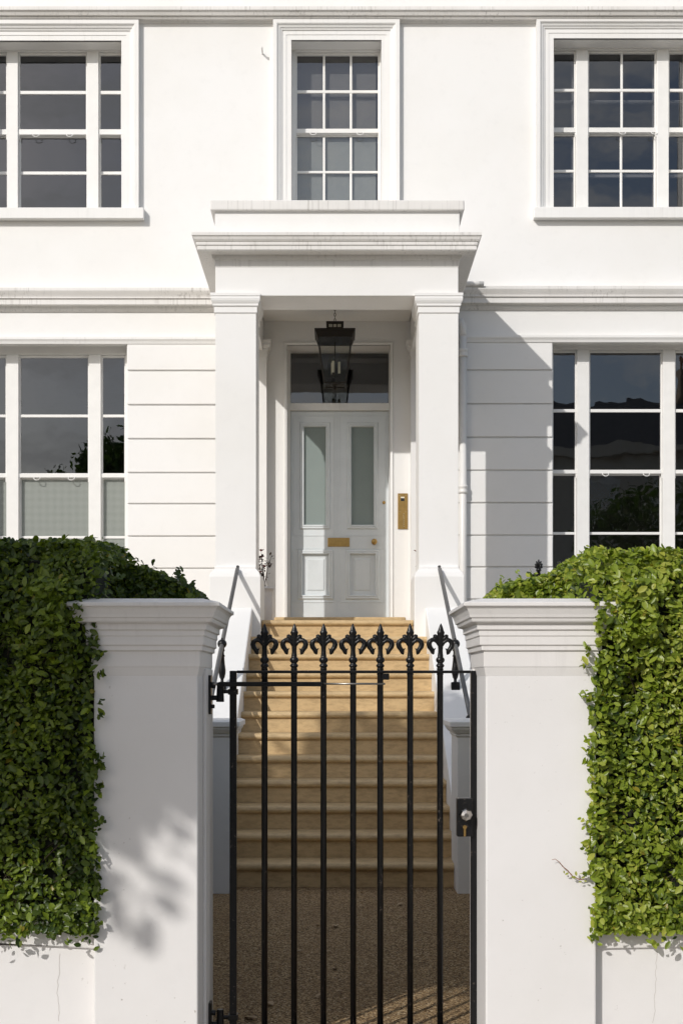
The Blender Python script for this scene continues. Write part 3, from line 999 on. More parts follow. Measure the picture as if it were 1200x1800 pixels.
# fleur-de-lis finial, local origin at the rail
def finial_mesh():
    bm = BM()
    q = s_                       # metres per photo pixel at the gate
    # turned base: collar, bead, neck, stem
    prof = [(5.6, 0), (6.0, 2), (5.0, 4), (5.6, 5), (7.2, 7), (7.4, 8.5), (5.8, 10.5), (4.6, 12), (5.2, 13), (7.0, 15), (7.9, 18), (7.0, 21), (4.8, 23), (4.6, 25), (4.0, 29), (3.7, 35), (4.0, 40), (4.6, 46), (5.0, 52), (5.0, 58),
            (5.2, 62), (6.0, 65), (6.2, 67), (4.8, 69), (3.8, 73), (2.2, 78), (0.5, 82)]
    lathe(bm, [(r * q, h * q) for r, h in prof], seg=12, sy=0.8)
    for sx in (-1, 1):
        # big drooping side leaves
        path = [(2, 44), (5, 49), (9, 52.5), (13.5, 53), (17, 50), (18.2, 45.5), (17.0, 40.5), (14.3, 36.5), (12.4, 33.5), (12.0, 30), (10.5, 27.5)]
        rad = [3.0, 3.0, 3.3, 3.8, 4.2, 4.3, 4.2, 3.8, 3.8, 3.0, 1.0]
        tube(bm, [(sx * a * q, 0, h * q) for a, h in path], [r * q for r in rad], 8, 1.3)
        tube(bm, [(sx * 13 * q, 0, 37 * q), (sx * 9.6 * q, 0, 36 * q), (sx * 7.9 * q, 0, 38.5 * q)], [2.2 * q, 1.7 * q, 0.7 * q], 6, 1.2)
        tube(bm, [(sx * 14 * q, 0, 34 * q), (sx * 16 * q, 0, 31.5 * q)], [2 * q, 0.6 * q], 6, 1.2)
        # small upper petals
        tube(bm, [(sx * 2 * q, 0, 50 * q), (sx * 5 * q, 0, 54.5 * q), (sx * 8.6 * q, 0, 59 * q), (sx * 10.0 * q, 0, 62.5 * q)], [2.6 * q, 3.4 * q, 4.2 * q, 2.2 * q], 8, 1.2)
        tube(bm, [(sx * 2 * q, 0, 47 * q), (sx * 6 * q, 0, 50.5 * q), (sx * 10 * q, 0, 54.5 * q), (sx * 12.0 * q, 0, 57.5 * q)], [2.0 * q, 2.6 * q, 3.5 * q, 1.8 * q], 8, 1.2)
    for v in bm.verts:
        if v.co.z > 24 * q: v.co.x *= 1.12
    bmesh.ops.recalc_face_normals(bm, faces=bm.faces)
    me = bpy.data.meshes.new('finial')
    bm.to_mesh(me); bm.free()
    me.materials.append(M_iron)
    me.polygons.foreach_set('use_smooth', [True] * len(me.polygons))
    return me
FIN = finial_mesh()
for i, x in enumerate((465, 516.8, 568.5, 620.5, 668, 720.5, 773)):
    X = gx(x)
    zt = gz(1178.0)
    bm = lathe(BM(), [(0.0118, 0.07), (0.0118, zt - 0.02), (0.0135, zt - 0.016), (0.0118, zt - 0.008), (0.0118, zt)], (X, YG, 0), 12)
    b = obj('bar', bm, M_iron, gate, smooth=True)
    f = share('finial', FIN, b, Matrix.Translation((X, YG, zt)) @ Matrix.Rotation(math.radians(random.uniform(-4, 4)), 4, 'Z') @ Matrix.Rotation(math.radians(random.uniform(-1.2, 1.2)), 4, 'Y'))
# closer: tube, rod and end stop
Yc = YG - 0.034
bm = BM()
box(bm, gx(386), gx(567), Yc - 0.012, Yc + 0.012, gz(1206.5), gz(1198.5))
cl = obj('gate_closer', bm, M_iron, gate, bevel=0.003)
obj('closer_rod', tube(BM(), [(gx(567), Yc, gz(1202)), (gx(676), Yc, gz(1202))], 0.004, 8), M_steel, cl, smooth=True)
obj('closer_stop', bx(gx(672), gx(683), Yc - 0.012, YG - 0.019, gz(1195), gz(1184)), M_iron, cl, bevel=0.002)
obj('closer_pin', tube(BM(), [(gx(372), Yc, gz(1202)), (gx(386), Yc, gz(1202))], [0.008, 0.006], 10), M_steel, cl, smooth=True)
# hinges
def hinge(yc, full=True):
    z = gz(yc)
    xw = XPL1 + 0.0125
    bm = BM()
    box(bm, xw, xw + 0.010, YG - 0.05, YG + 0.0, z - 0.075, z + 0.075)
    tube(bm, [(xw + 0.004, YG - 0.02, z - 0.012), (gx(388), YG - 0.02, z - 0.012)], 0.010, 10)
    tube(bm, [(gx(388), YG - 0.02, z - 0.028), (gx(388), YG - 0.02, z + 0.045)], [0.016, 0.013], 10)
    tube(bm, [(gx(388), YG - 0.01, z + 0.012), (gx(404), YG - 0.01, z + 0.012)], 0.008, 8)
    box(bm, gx(401.5), gx(418.5), YG - 0.022, YG + 0.022, z, z + 0.022)
    tube(bm, [(xw + 0.008, YG - 0.03, z + 0.035), (xw + 0.026, YG - 0.03, z + 0.033)], 0.010, 8)
    tube(bm, [(xw + 0.008, YG - 0.03, z - 0.045), (xw + 0.022, YG - 0.03, z - 0.045)], 0.008, 8)
    return obj('hinge', bm, M_iron, gate, bevel=0.002)
hinge(1221)
hinge(1792)
# lock
lk = obj('lock_case', bx(gx(801.5), gx(829), YG - 0.032, YG + 0.01, gz(1469), gz(1402)), M_iron, gate, bevel=0.003)
obj('latch_plate', bx(gx(838) + 0.0005, gx(838) + 0.007, YG - 0.03, YG + 0.02, gz(1484), gz(1388)), M_iron, lk, bevel=0.002)
bm = lathe(BM(), [(0.010, 0.0), (0.010, -0.022), (0.020, -0.026), (0.0245, -0.036), (0.020, -0.048), (0.009, -0.054)], (gx(815.5), YG - 0.032, gz(1429.5)), 8, 'Y')
obj('gate_knob', bm, M_chrome, lk)
bm = lathe(BM(), [(0.0075, 0.0), (0.0075, -0.012)], (gx(814.5), YG - 0.032, gz(1452)), 14, 'Y')
box(bm, gx(814.5) - 0.004, gx(814.5) + 0.004, YG - 0.042, YG - 0.033, gz(1468), gz(1453))
obj('lock_cylinder', bm, M_brass, lk)

# ------------------------------------------------------------------ hedges
def leaf_mesh(name, mat, tone, L=1.0, Wd=0.52):
    """one folded, pointed leaf along +Y, upper side +Z"""
    V = [(0, 0, 0), (Wd * .36, .22, .07), (Wd * .5, .52, .09), (Wd * .3, .82, .05), (0, 1, -.05), (-Wd * .3, .82, .05), (-Wd * .5, .52, .09), (-Wd * .36, .22, .07), (0, .22, 0), (0, .52, .0), (0, .82, -.01)]
    F = [(0, 1, 8), (8, 1, 2, 9), (9, 2, 3, 10), (10, 3, 4), (0, 8, 7), (8, 9, 6, 7), (9, 10, 5, 6), (10, 4, 5)]
    me = bpy.data.meshes.new(name)
    me.from_pydata(V, [], F)
    at = me.attributes.new('tone', 'FLOAT', 'POINT')
    at.data.foreach_set('value', [tone] * len(V))
    me.materials.append(mat)
    me.polygons.foreach_set('use_smooth', [True] * len(F))
    return me
LV = np.array([(0, 0, 0), (.19, .22, .07), (.26, .52, .09), (.16, .82, .05), (0, 1, -.05), (-.16, .82, .05), (-.26, .52, .09), (-.19, .22, .07), (0, .52, 0)])
LF = np.array([(0, 1, 8), (1, 2, 8), (2, 3, 8), (3, 4, 8), (4, 5, 8), (5, 6, 8), (6, 7, 8), (7, 0, 8)])

def leaf_cloud(name, pos, nrm, size, tone, mat, parent, tipdir=None):
    """many leaves as one mesh: pos (n,3), nrm (n,3) upper side, size (n,)"""
    n = len(pos)
    nrm = nrm / np.linalg.norm(nrm, axis=1, keepdims=True)
    r = rng.normal(size=(n, 3))
    if tipdir is not None:
        r = r + tipdir
    t = r - nrm * np.sum(r * nrm, axis=1, keepdims=True)
    t /= np.linalg.norm(t, axis=1, keepdims=True)
    s = np.cross(t, nrm)
    k = len(LV)
    wid = rng.uniform(0.85, 1.25, n)
    P_ = (LV[None, :, 0, None] * s[:, None, :] * wid[:, None, None] + (LV[None, :, 1, None] - 0.4) * t[:, None, :] + LV[None, :, 2, None] * nrm[:, None, :]) * size[:, None, None] + pos[:, None, :]
    verts = P_.reshape(-1, 3)
    faces = (LF[None] + (np.arange(n) * k)[:, None, None]).reshape(-1, 3)
    me = bpy.data.meshes.new(name)
    me.vertices.add(len(verts)); me.vertices.foreach_set('co', verts.astype(np.float32).ravel())
    me.loops.add(faces.size); me.loops.foreach_set('vertex_index', faces.astype(np.int32).ravel())
    me.polygons.add(len(faces))
    me.polygons.foreach_set('loop_start', np.arange(0, faces.size, 3, dtype=np.int32))
    me.polygons.foreach_set('loop_total', np.full(len(faces), 3, dtype=np.int32))
    at = me.attributes.new('tone', 'FLOAT', 'POINT')
    at.data.foreach_set('value', np.repeat(tone, k).astype(np.float32))
    me.update(calc_edges=True); me.validate()
    me.polygons.foreach_set('use_smooth', np.ones(len(faces), dtype=bool))
    me.materials.append(mat)
    o = bpy.data.objects.new(name, me)
    link(o, parent)
    o['kind'] = 'stuff'
    return o, (t, nrm, s)

LEAFM = [leaf_mesh('leaf', M_leaf, t) for t in (0.15, 0.35, 0.5, 0.65, 0.8, 0.95)]

def lowfreq(x, y, seed):
    r = np.random.default_rng(seed)
    v = np.zeros_like(x)
    for f in (3, 6, 11, 19):
        a, b, p = r.uniform(-1, 1, 3)
        v += np.sin(x * f * (1 + 0.4 * a) + p * 6 + y * f * b) / f
    return v

def hedge(sx, label, seed, ztop):
    """sx = -1 left, +1 right"""
    t = thing('hedge', label, 'hedge', 'clipped hedges beside the gate')
    r = np.random.default_rng(seed)
    xin = (PX(171, 4.5) if sx < 0 else PX(1036, 4.5))      # inner end beside the pillar
    xout = 2.3 * sx
    lo, hi = min(xin, xout), max(xin, xout)
    yf, yb = 4.535, 5.42
    zb = 0.555
    pos, nrm = [], []
    def add(p, nn):
        pos.append(p); nrm.append(nn)
    # front face, in layers
    n = int(11500 * (hi - lo) * (ztop - zb))
    x = r.uniform(lo, hi, n); z = r.uniform(zb - 0.03, ztop + 0.02, n)
    dep = r.exponential(0.022, n) + np.clip(lowfreq(x * 4.0, z * 4.0, seed + 40) - 0.25, 0, 0.4) * 0.22
    bulge = lowfreq(x, z, seed) * 0.06
    edge = np.minimum(np.abs(x - xin), 0.12) / 0.12
    y = yf + dep - bulge * 0.6 + (1 - edge) ** 2 * 0.015
    tp = np.clip((z - (ztop - 0.12)) / 0.12, 0, 1)
    y += tp ** 2 * 0.07
    y -= 0.10 * np.exp(-((z - 1.66) / 0.20) ** 2) * np.exp(-(np.abs(x - xin) / 0.26) ** 2) * np.where(sx * (x - xin) < (0.05 if sx < 0 else 0.0), 0.2, 1.0)
    over = (x > XPL0 - 0.03) if sx < 0 else (x < XPR1 + 0.03)
    y = np.where(over & (y > 4.545), 4.545 - r.uniform(0, 0.045, n), y)
    ragged = lowfreq(z * 2.5, z * 0, seed + 60) * 0.055
    ok = (sx * (x - xin) - 0.004 + ragged) > 0
    x, y, z = x[ok], y[ok], z[ok]; n = len(x)
    add(np.c_[x, y, z], np.c_[np.zeros(n), -np.ones(n), np.full(n, 0.55)])
    # sprays lying over the outer end of the pillar cap
    n = 420
    xc = (XPL0 - 0.09 if sx < 0 else XPR1 + 0.09)
    x = xc - sx * r.uniform(-0.10, 0.030 if sx > 0 else 0.012, n); z = r.uniform(1.60, 1.80, n); y = 4.452 - r.exponential(0.012, n)
    add(np.c_[x, y, z], np.c_[np.zeros(n), -np.ones(n), np.full(n, 0.6)])
    n = 260
    x = xc - sx * r.uniform(-0.10, 0.035, n); z = r.uniform(1.735, 1.80, n); y = r.uniform(4.44, 4.9, n)
    add(np.c_[x, y, z], np.c_[np.zeros(n), -np.ones(n), np.full(n, 0.9)])
    # top
    n = int(7000 * (hi - lo) * (yb - yf))
    x = r.uniform(lo, hi, n); y = r.uniform(yf + 0.03, yb, n)
    z = ztop + lowfreq(x, y, seed + 1) * 0.045 - r.exponential(0.03, n) + 0.015
    add(np.c_[x, y, z], np.c_[np.zeros(n), np.full(n, -0.4), np.ones(n)])
    # inner end
    n = 700
    y = r.uniform(yf, 5.0, n); z = r.uniform(zb, ztop, n)
    x = xin + sx * r.exponential(0.02, n) - sx * 0.012 + lowfreq(y * 2, z, seed + 2) * 0.03
    keep = (z > 1.74)
    add(np.c_[x, y, z][keep], np.c_[np.full(n, -sx * 0.8), np.full(n, -0.6), np.full(n, 0.5)][keep])
    # return behind the pillar
    xr = (PX(352, 5.35) if sx < 0 else PX(862, 5.35))
    l2, h2 = min(xin + sx * 0.22, xr), max(xin + sx * 0.22, xr)
    zt2 = ztop - 0.02
    n = 7600
    x = r.uniform(l2, h2, n); y = 5.05 + r.exponential(0.05, n)
    # shoulder that falls towards the path
    tx = np.clip(np.abs(x - xr) / 0.30, 0, 1)
    zl = (1.80 if sx < 0 else 1.775) + (zt2 - 1.80) * np.sqrt(tx) + lowfreq(x * 1.5, y * 0, seed + 5) * 0.05
    z = 1.35 + (zl - 1.35) * np.sqrt(r.uniform(0, 1, n))
    add(np.c_[x, y, z], np.c_[-sx * 0.3 * np.ones(n), -np.ones(n), np.full(n, 0.6)])
    n = 3000
    x = r.uniform(l2, h2, n); y = r.uniform(5.05, 5.7, n)
    tx = np.clip(np.abs(x - xr) / 0.30, 0, 1)
    z = (1.80 if sx < 0 else 1.775) + (zt2 - 1.80) * np.sqrt(tx) + lowfreq(x * 1.5, y * 0, seed + 5) * 0.05 - r.exponential(0.02, n) + 0.01
    add(np.c_[x, y, z], np.c_[-sx * 0.3 * np.ones(n), np.full(n, -0.5), np.ones(n)])
    n = 1600
    y = r.uniform(5.05, 5.7, n); z = r.uniform(1.2, 1.80, n)
    x = xr + sx * r.exponential(0.02, n)
    add(np.c_[x, y, z], np.c_[-sx * np.ones(n), np.full(n, -0.4), np.full(n, 0.5)])
    # hanging fringe along the bottom and stray shoots
    n = 420
    x = r.uniform(lo, hi, n); z = zb - np.clip(r.exponential(0.02, n), 0, 0.06) * (0.6 + 0.8 * np.sin(x * 9) ** 2); y = yf - 0.01 + r.uniform(-0.02, 0.03, n)
    add(np.c_[x, y, z], np.c_[np.zeros(n), -np.ones(n), np.full(n, 0.2)])
    n = 900                                                 # thicken the foot of the hedge over the coping
    x = r.uniform(lo, hi, n); z = r.uniform(0.535, 0.63, n); y = r.uniform(4.50, 4.56, n)
    add(np.c_[x, y, z], np.c_[np.zeros(n), -np.ones(n), np.full(n, 0.4)])
    for k in range(15):                                     # sprigs straying over the pillar edge
        z0_ = r.uniform(zb, 1.62); m = int(r.integers(4, 8)); f = np.linspace(0, 1, m)
        reach = r.uniform(0.008, 0.03)
        add(np.c_[xin - sx * f * reach + r.normal(0, .003, m), np.full(m, yf - 0.012) - r.uniform(0, .02, m), z0_ + f * r.uniform(-0.02, 0.03) + r.normal(0, .004, m)], np.c_[r.normal(0, 1, m), -np.ones(m), r.normal(.3, 1, m)])
    for k in range(46):                                     # upright young shoots on top
        bx_, by_ = r.uniform(lo, hi), r.uniform(yf, yb)
        if k > 30: bx_, by_ = r.uniform(l2, h2), r.uniform(5.05, 5.3)
        m = int(r.integers(4, 9)); hh = r.uniform(0.02, 0.055)
        f = np.linspace(0, 1, m)
        zz0 = ztop if k <= 30 else (1.80 + (zt2 - 1.80) * math.sqrt(min(abs(bx_ - xr) / 0.30, 1)))
        add(np.c_[bx_ + r.normal(0, .008, m), by_ + r.normal(0, .008, m), zz0 + f * hh], np.c_[r.normal(0, 1, m), r.normal(-0.4, 1, m), np.full(m, 0.6)])
    pos_, nrm_ = np.concatenate(pos), np.concatenate(nrm)
    nn = len(pos_)
    nrm_ = nrm_ / np.linalg.norm(nrm_, axis=1, keepdims=True) + r.normal(0, 0.55, (nn, 3))
    size = np.clip(0.0255 * np.exp(r.normal(0, 0.28, nn)), 0.012, 0.043)
    clump = lowfreq(pos_[:, 0] * 2.2, pos_[:, 2] * 2.2, seed + 9)
    tone = np.clip((0.60 if sx > 0 else 0.08) + clump * 0.40 + r.normal(0, 0.25 if sx > 0 else 0.14, nn), 0, 0.95)  # left leaves deeper green, darkened further to stand in for tree shade
    tone[r.uniform(size=nn) < 0.007] = 1.0
    # the 300 nearest leaves in view become parts of their own
    px = VX + pos_[:, 0] / pos_[:, 1] * FPX
    py = VY - (pos_[:, 2] - EYE) / pos_[:, 1] * FPX
    vis = (px > 5) & (px < 1195) & (py > 930) & (py < 1650) & (pos_[:, 1] < 4.62)
    score = np.where(vis, size / pos_[:, 1] - 1.2 * np.maximum(pos_[:, 1] - (yf - 0.02), 0) * 0.05, -1)
    pick = np.argsort(-score)[:300]
    mask = np.ones(nn, bool); mask[pick] = False
    tip = np.array([0.0, -0.25, 0.25])
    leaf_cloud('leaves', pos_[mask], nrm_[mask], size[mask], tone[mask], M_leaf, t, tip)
    for i in pick:
        n3 = Vector(nrm_[i]).normalized()
        rr = Vector(r.normal(size=3)) + Vector(tip)
        ty = (rr - n3 * rr.dot(n3)).normalized()
        xx = ty.cross(n3)
        sz = float(size[i])
        p = Vector(pos_[i]) + Vector((0, -0.008, 0))
        M4 = Matrix(((xx.x * sz, ty.x * sz, n3.x * sz, p.x - ty.x * sz * .4), (xx.y * sz, ty.y * sz, n3.y * sz, p.y - ty.y * sz * .4), (xx.z * sz, ty.z * sz, n3.z * sz, p.z - ty.z * sz * .4), (0, 0, 0, 1)))
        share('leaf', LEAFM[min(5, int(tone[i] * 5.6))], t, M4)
    # unseen hedge run added along the path to darken the yard
    n = 2600
    y = r.uniform(5.6, 8.35, n); z = r.uniform(0.05, 1.72, n)
    x = sx * (1.16 + r.exponential(0.03, n))
    leaf_cloud('leaves', np.c_[x, y, z], np.c_[-sx * np.ones(n), np.full(n, 0.0), np.full(n, 0.6)] + r.normal(0, .5, (n, 3)), np.full(n, 0.055), np.clip(r.normal(.4, .2, n), 0, .95), M_leaf, t)
    # dark solid core added to block light through the hedge, and twigs
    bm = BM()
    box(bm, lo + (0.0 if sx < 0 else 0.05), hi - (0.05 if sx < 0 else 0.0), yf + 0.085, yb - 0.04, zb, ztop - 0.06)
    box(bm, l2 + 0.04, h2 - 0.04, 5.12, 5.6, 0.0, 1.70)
    box(bm, min(sx * 1.2, sx * 1.9), max(sx * 1.2, sx * 1.9), 5.61, 8.35, 0.0, 1.70)  # core of the added run, keeps skylight off the yard
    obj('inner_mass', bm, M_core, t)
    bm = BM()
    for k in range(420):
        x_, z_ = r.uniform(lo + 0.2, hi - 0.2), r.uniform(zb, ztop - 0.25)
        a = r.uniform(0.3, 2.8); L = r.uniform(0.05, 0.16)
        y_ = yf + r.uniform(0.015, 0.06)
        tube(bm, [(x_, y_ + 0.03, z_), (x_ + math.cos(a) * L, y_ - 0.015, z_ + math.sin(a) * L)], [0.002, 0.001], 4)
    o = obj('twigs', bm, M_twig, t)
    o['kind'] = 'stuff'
    return t
hl_ = hedge(-1, 'dark shaded clipped hedge on the wall left of the gate', 11, 1.945)
hr_ = hedge(1, 'bright green sunlit clipped hedge on the wall right of the gate', 23, 1.905)
# creeper shoot reaching across the right pillar
bm = BM()
vp = [(1030, 1545), (1018, 1546), (1005, 1540), (997, 1530), (988, 1523), (982, 1515), (975, 1510), (969, 1511)]
V3 = [(PX(a, 4.53), 4.53 - 0.004 * (i % 2), PZ(b, 4.53)) for i, (a, b) in enumerate(vp)]
tube(bm, V3, [0.0022, 0.002, 0.002, 0.0018, 0.0016, 0.0014, 0.0012, 0.001], 5)
vs = obj('creeper_shoot', bm, M_vine, hr_, smooth=True)
vleaf = leaf_mesh('creeper_leaf', M_vineleaf, 0.5)
for i, (a, b) in enumerate(((1028, 1540), (1022, 1549), (1012, 1540), (1003, 1541), (999, 1534), (990, 1530), (1034, 1538), (1031, 1549))):
    s = random.uniform(0.012, 0.022)
    share('creeper_leaf', vleaf, vs, Matrix.Translation((PX(a, 4.52), 4.52, PZ(b, 4.52))) @ Matrix.Rotation(random.uniform(0, 6.28), 4, 'Y') @ Matrix.Rotation(math.radians(80), 4, 'X') @ Matrix.Scale(s, 4))

# ------------------------------------------------------------------ lantern in the porch
YL = 13.2
lan = thing('hanging_lantern', 'dark bronze four-sided glass lantern hanging in the porch', 'lantern')
lx = PX(588.5, YL)
LZ = lambda y: PZ(y, YL)
bm = BM()
zc_, zt_ = LZ(570), 5.42
k = 0
z = zc_
while z < zt_:
    pts = []
    for t in range(9):
        a = 2 * math.pi * t / 8
        u, w = 0.010 * math.cos(a), 0.018 * math.sin(a)
        pts.append((lx + (u if k % 2 else 0), YL + (0 if k % 2 else u), z + 0.014 + w))
    tube(bm, pts, 0.0028, 5)
    z += 0.029; k += 1
obj('chain', bm, M_bronze, lan, smooth=True)
def ringbox(bm, prof):
    """square lathe of (half width, z)"""
    rows = [[bm.verts.new((lx + a * h, YL + b * h, z)) for a, b in ((-1, -1), (1, -1), (1, 1), (-1, 1))] for h, z in prof]
    for r_, s in zip(rows, rows[1:]):
        for i in range(4): bm.faces.new((r_[i], r_[(i + 1) % 4], s[(i + 1) % 4], s[i]))
    bm.faces.new(rows[0]); bm.faces.new(rows[-1])
    return bm
vc = obj('vent_cap', ringbox(BM(), [(0.072, LZ(588)), (0.076, LZ(583.5)), (0.089, LZ(582)), (0.089, LZ(571)), (0.092, LZ(570)), (0.092, LZ(568.8)), (0.01, LZ(567.5))]), M_bronze, lan)
for i in range(3):
    cx = lx + (i - 1) * 0.046
    for j in range(3):
        obj('vent_slot', bx(cx - 0.016 + j * 0.012, cx - 0.008 + j * 0.012, YL - 0.0905, YL - 0.0893, LZ(579), LZ(574)), M_candle, vc)
# flared crown: wide at the top rim, sloping in to the glass
bm = BM()
prof = [(0.180, LZ(599.5)), (0.206, LZ(588.5)), (0.212, LZ(588.5)), (0.212, LZ(586.5)), (0.08, LZ(583.5))]
ringbox(bm, prof)
cr = obj('crown', bm, M_bronze, lan)
cr.data.polygons[-2].select = False
zt_, zb_ = LZ(599.5), LZ(677)
ht, hb = 0.176, 0.110
bm = BM()
for a, b in ((-1, -1), (1, -1), (1, 1), (-1, 1)):
    tube(bm, [(lx + a * ht, YL + b * ht, zt_ + 0.03), (lx + a * hb, YL + b * hb, zb_)], 0.0075, 6)
for h, z in ((ht, zt_ + 0.004), (hb, zb_)):
    for a, b in (((-1, -1), (1, -1)), ((1, -1), (1, 1)), ((1, 1), (-1, 1)), ((-1, 1), (-1, -1))):
        tube(bm, [(lx + a[0] * h, YL + a[1] * h, z), (lx + b[0] * h, YL + b[1] * h, z)], 0.008, 6)
obj('frame', bm, M_bronze, lan)
for a, b in (((-1, -1), (1, -1)), ((1, -1), (1, 1)), ((1, 1), (-1, 1)), ((-1, 1), (-1, -1))):
    bm = BM()
    bm.faces.new([bm.verts.new(q) for q in ((lx + a[0] * ht, YL + a[1] * ht, zt_), (lx + b[0] * ht, YL + b[1] * ht, zt_), (lx + b[0] * hb, YL + b[1] * hb, zb_), (lx + a[0] * hb, YL + a[1] * hb, zb_))])
    g = obj('pane', bm, M_lampglass, lan)
    g.modifiers.new('thick', 'SOLIDIFY').thickness = 0.003
bm = BM()
lathe(bm, [(0.05, zb_ + 0.004), (0.035, zb_ - 0.01), (0.015, zb_ - 0.02), (0.022, zb_ - 0.032), (0.016, zb_ - 0.045), (0.004, zb_ - 0.05)], (lx, YL, 0), 14)
lathe(bm, [(0.006, zb_), (0.006, zt_)], (lx, YL + 0.01, 0), 8)
for i in range(3):
    t = 2 * math.pi * i / 3 + 2.2
    tube(bm, [(lx, YL, LZ(664)), (lx + 0.045 * math.cos(t), YL + 0.045 * math.sin(t), LZ(661))], 0.005, 6)
    lathe(bm, [(0.004, LZ(661)), (0.017, LZ(658)), (0.017, LZ(657))], (lx + 0.045 * math.cos(t), YL + 0.045 * math.sin(t), 0), 12)
obj('base', bm, M_bronze, lan)
for i in range(3):
    t = 2 * math.pi * i / 3 + 2.2
    c = (lx + 0.045 * math.cos(t), YL + 0.045 * math.sin(t), 0)
    cd = obj('candle', lathe(BM(), [(0.0135, LZ(657)), (0.0135, LZ(637)), (0.008, LZ(636))], c, 12), M_candle, lan, smooth=False)
    obj('bulb', lathe(BM(), [(0.007, LZ(636)), (0.013, LZ(632.5)), (0.011, LZ(629)), (0.003, LZ(624.5))], c, 10), M_lampglass, cd, smooth=True)

# ------------------------------------------------------------------ potted plants beside the columns
def planter(x, y, label, seed, red):
    t = thing('potted_plant', label, 'plant', 'potted plants on the porch')
    r = random.Random(seed)
    pr = [(0.075, 2.037), (0.085, 2.05), (0.088, 2.28), (0.092, 2.36), (0.10, 2.40), (0.108, 2.405), (0.108, 2.43), (0.095, 2.43), (0.085, 2.38)]
    obj('pot', lathe(BM(), pr, (x, y, 0), 20), M_pot, t, smooth=True)
    bm = BM()
    tips = []
    for k in range(9):
        a = r.uniform(0, 6.28); rad = r.uniform(0.02, 0.11); h = r.uniform(0.12, 0.42)
        p0 = (x + r.uniform(-.03, .03), y + r.uniform(-.03, .03), 2.38)
        p2 = (x + math.cos(a) * rad, y + math.sin(a) * rad, 2.40 + h)
        p1 = (x + math.cos(a) * rad * .4, y + math.sin(a) * rad * .4, 2.40 + h * .55)
        tube(bm, [p0, p1, p2], [0.004, 0.003, 0.002], 5)
        tips.append((p1, p2))
    obj('stems', bm, M_stem, t)
    lm = leaf_mesh('leaf', M_stem, 0.3)
    fm = leaf_mesh('petal', M_flower, 0.3)
    for i, (p1, p2) in enumerate(tips):
        for k in range(9):
            f = r.random()
            c = [p1[j] + (p2[j] - p1[j]) * f + r.uniform(-.025, .025) for j in range(3)]
            share('leaf', lm, t, Matrix.Translation(c) @ Matrix.Rotation(r.uniform(0, 6.28), 4, 'Z') @ Matrix.Rotation(r.uniform(-1, 1), 4, 'X') @ Matrix.Scale(r.uniform(.03, .05), 4))
        if i % red == 0:
            for k in range(6):
                share('petal', fm, t, Matrix.Translation(p2) @ Matrix.Rotation(k * 1.05, 4, 'Z') @ Matrix.Rotation(0.6, 4, 'X') @ Matrix.Scale(.045, 4))
    return t
planter(-0.765, 13.02, 'white pot of dark stems with red flowers behind the left column', 4, 2)
planter(0.90, 13.0, 'small dark reddish potted plant peeping out behind the right column', 8, 3)

# ------------------------------------------------------------------ railing finials in the garden, right of the porch
rl = thing('area_railing', 'black iron railing with shell-shaped finials behind the right hedge', 'railing')
YR = 9.4
def shell(x, z):
    bm = BM()
    q = YR / FPX
    lathe(bm, [(0.014, -0.9), (0.014, -0.03), (0.022, -0.02), (0.014, 0.0)], (x, YR, z), 10)
    for k in range(7):
        a = math.radians(90 + (k - 3) * 27)
        L = (11.5 - abs(k - 3) * 1.0) * q
        tube(bm, [(x, YR, z), (x + math.cos(a) * L * .55, YR, z + math.sin(a) * L * .7), (x + math.cos(a) * L * .85, YR, z + math.sin(a) * L * 1.25)], [0.006, 0.011, 0.004], 6)
    return obj('railing_post', bm, M_iron, rl, smooth=True)
for x in (946, 984.5, 1060, 1140):
    shell(PX(x, YR), PZ(998, YR))
obj('railing_bar', tube(BM(), [(PX(930, YR), YR, PZ(1012, YR)), (PX(1200, YR), YR, PZ(1012, YR))], 0.012, 8), M_iron, rl)

# ------------------------------------------------------------------ fallen leaves on the path
dl = leaf_mesh('fallen_leaf', M_dryleaf, 0.5)
spots = [(590, 1632, .10), (612, 1636, .06), (575, 1655, .05), (633, 1596, .05), (698, 1594, .07), (707, 1590, .05), (583, 1676, .07), (586, 1706, .06), (605, 1747, .06), (553, 1757, .08), (480, 1771, .09), (452, 1795, .10), (534, 1675, .07), (817, 1645, .05), (742, 1640, .05), (648, 1700, .04), (500, 1690, .04), (770, 1620, .04), (428, 1720, .04)]
lr = np.random.default_rng(5)
n_ = 420
ly_ = lr.uniform(5.3, 8.7, n_); lx_ = lr.uniform(-0.55, 1.1, n_)
kp = (lr.uniform(size=n_) < 0.35) | (ly_ > 8.45)
lit, _ = leaf_cloud('leaf_litter', np.c_[lx_, ly_, np.full(n_, 0.006)][kp], (np.c_[np.zeros(n_), np.zeros(n_), np.ones(n_)] + lr.normal(0, .3, (n_, 3)))[kp], lr.uniform(0.010, 0.026, n_)[kp], np.full(n_, .5)[kp], M_dryleaf, None)
tag(lit, 'tiny dry leaf bits scattered over the gravel path', 'leaf litter', kind='stuff')
BARS = (465, 516.8, 568.5, 620.5, 668, 720.5, 773)
ORD = ('first', 'second', 'third', 'fourth', 'fifth', 'sixth', 'seventh')
gaps = {}
for x, y, sz in sorted(spots, key=lambda q: -q[1]):
    gaps.setdefault(sum(b < x for b in BARS), []).append((x, y, sz))
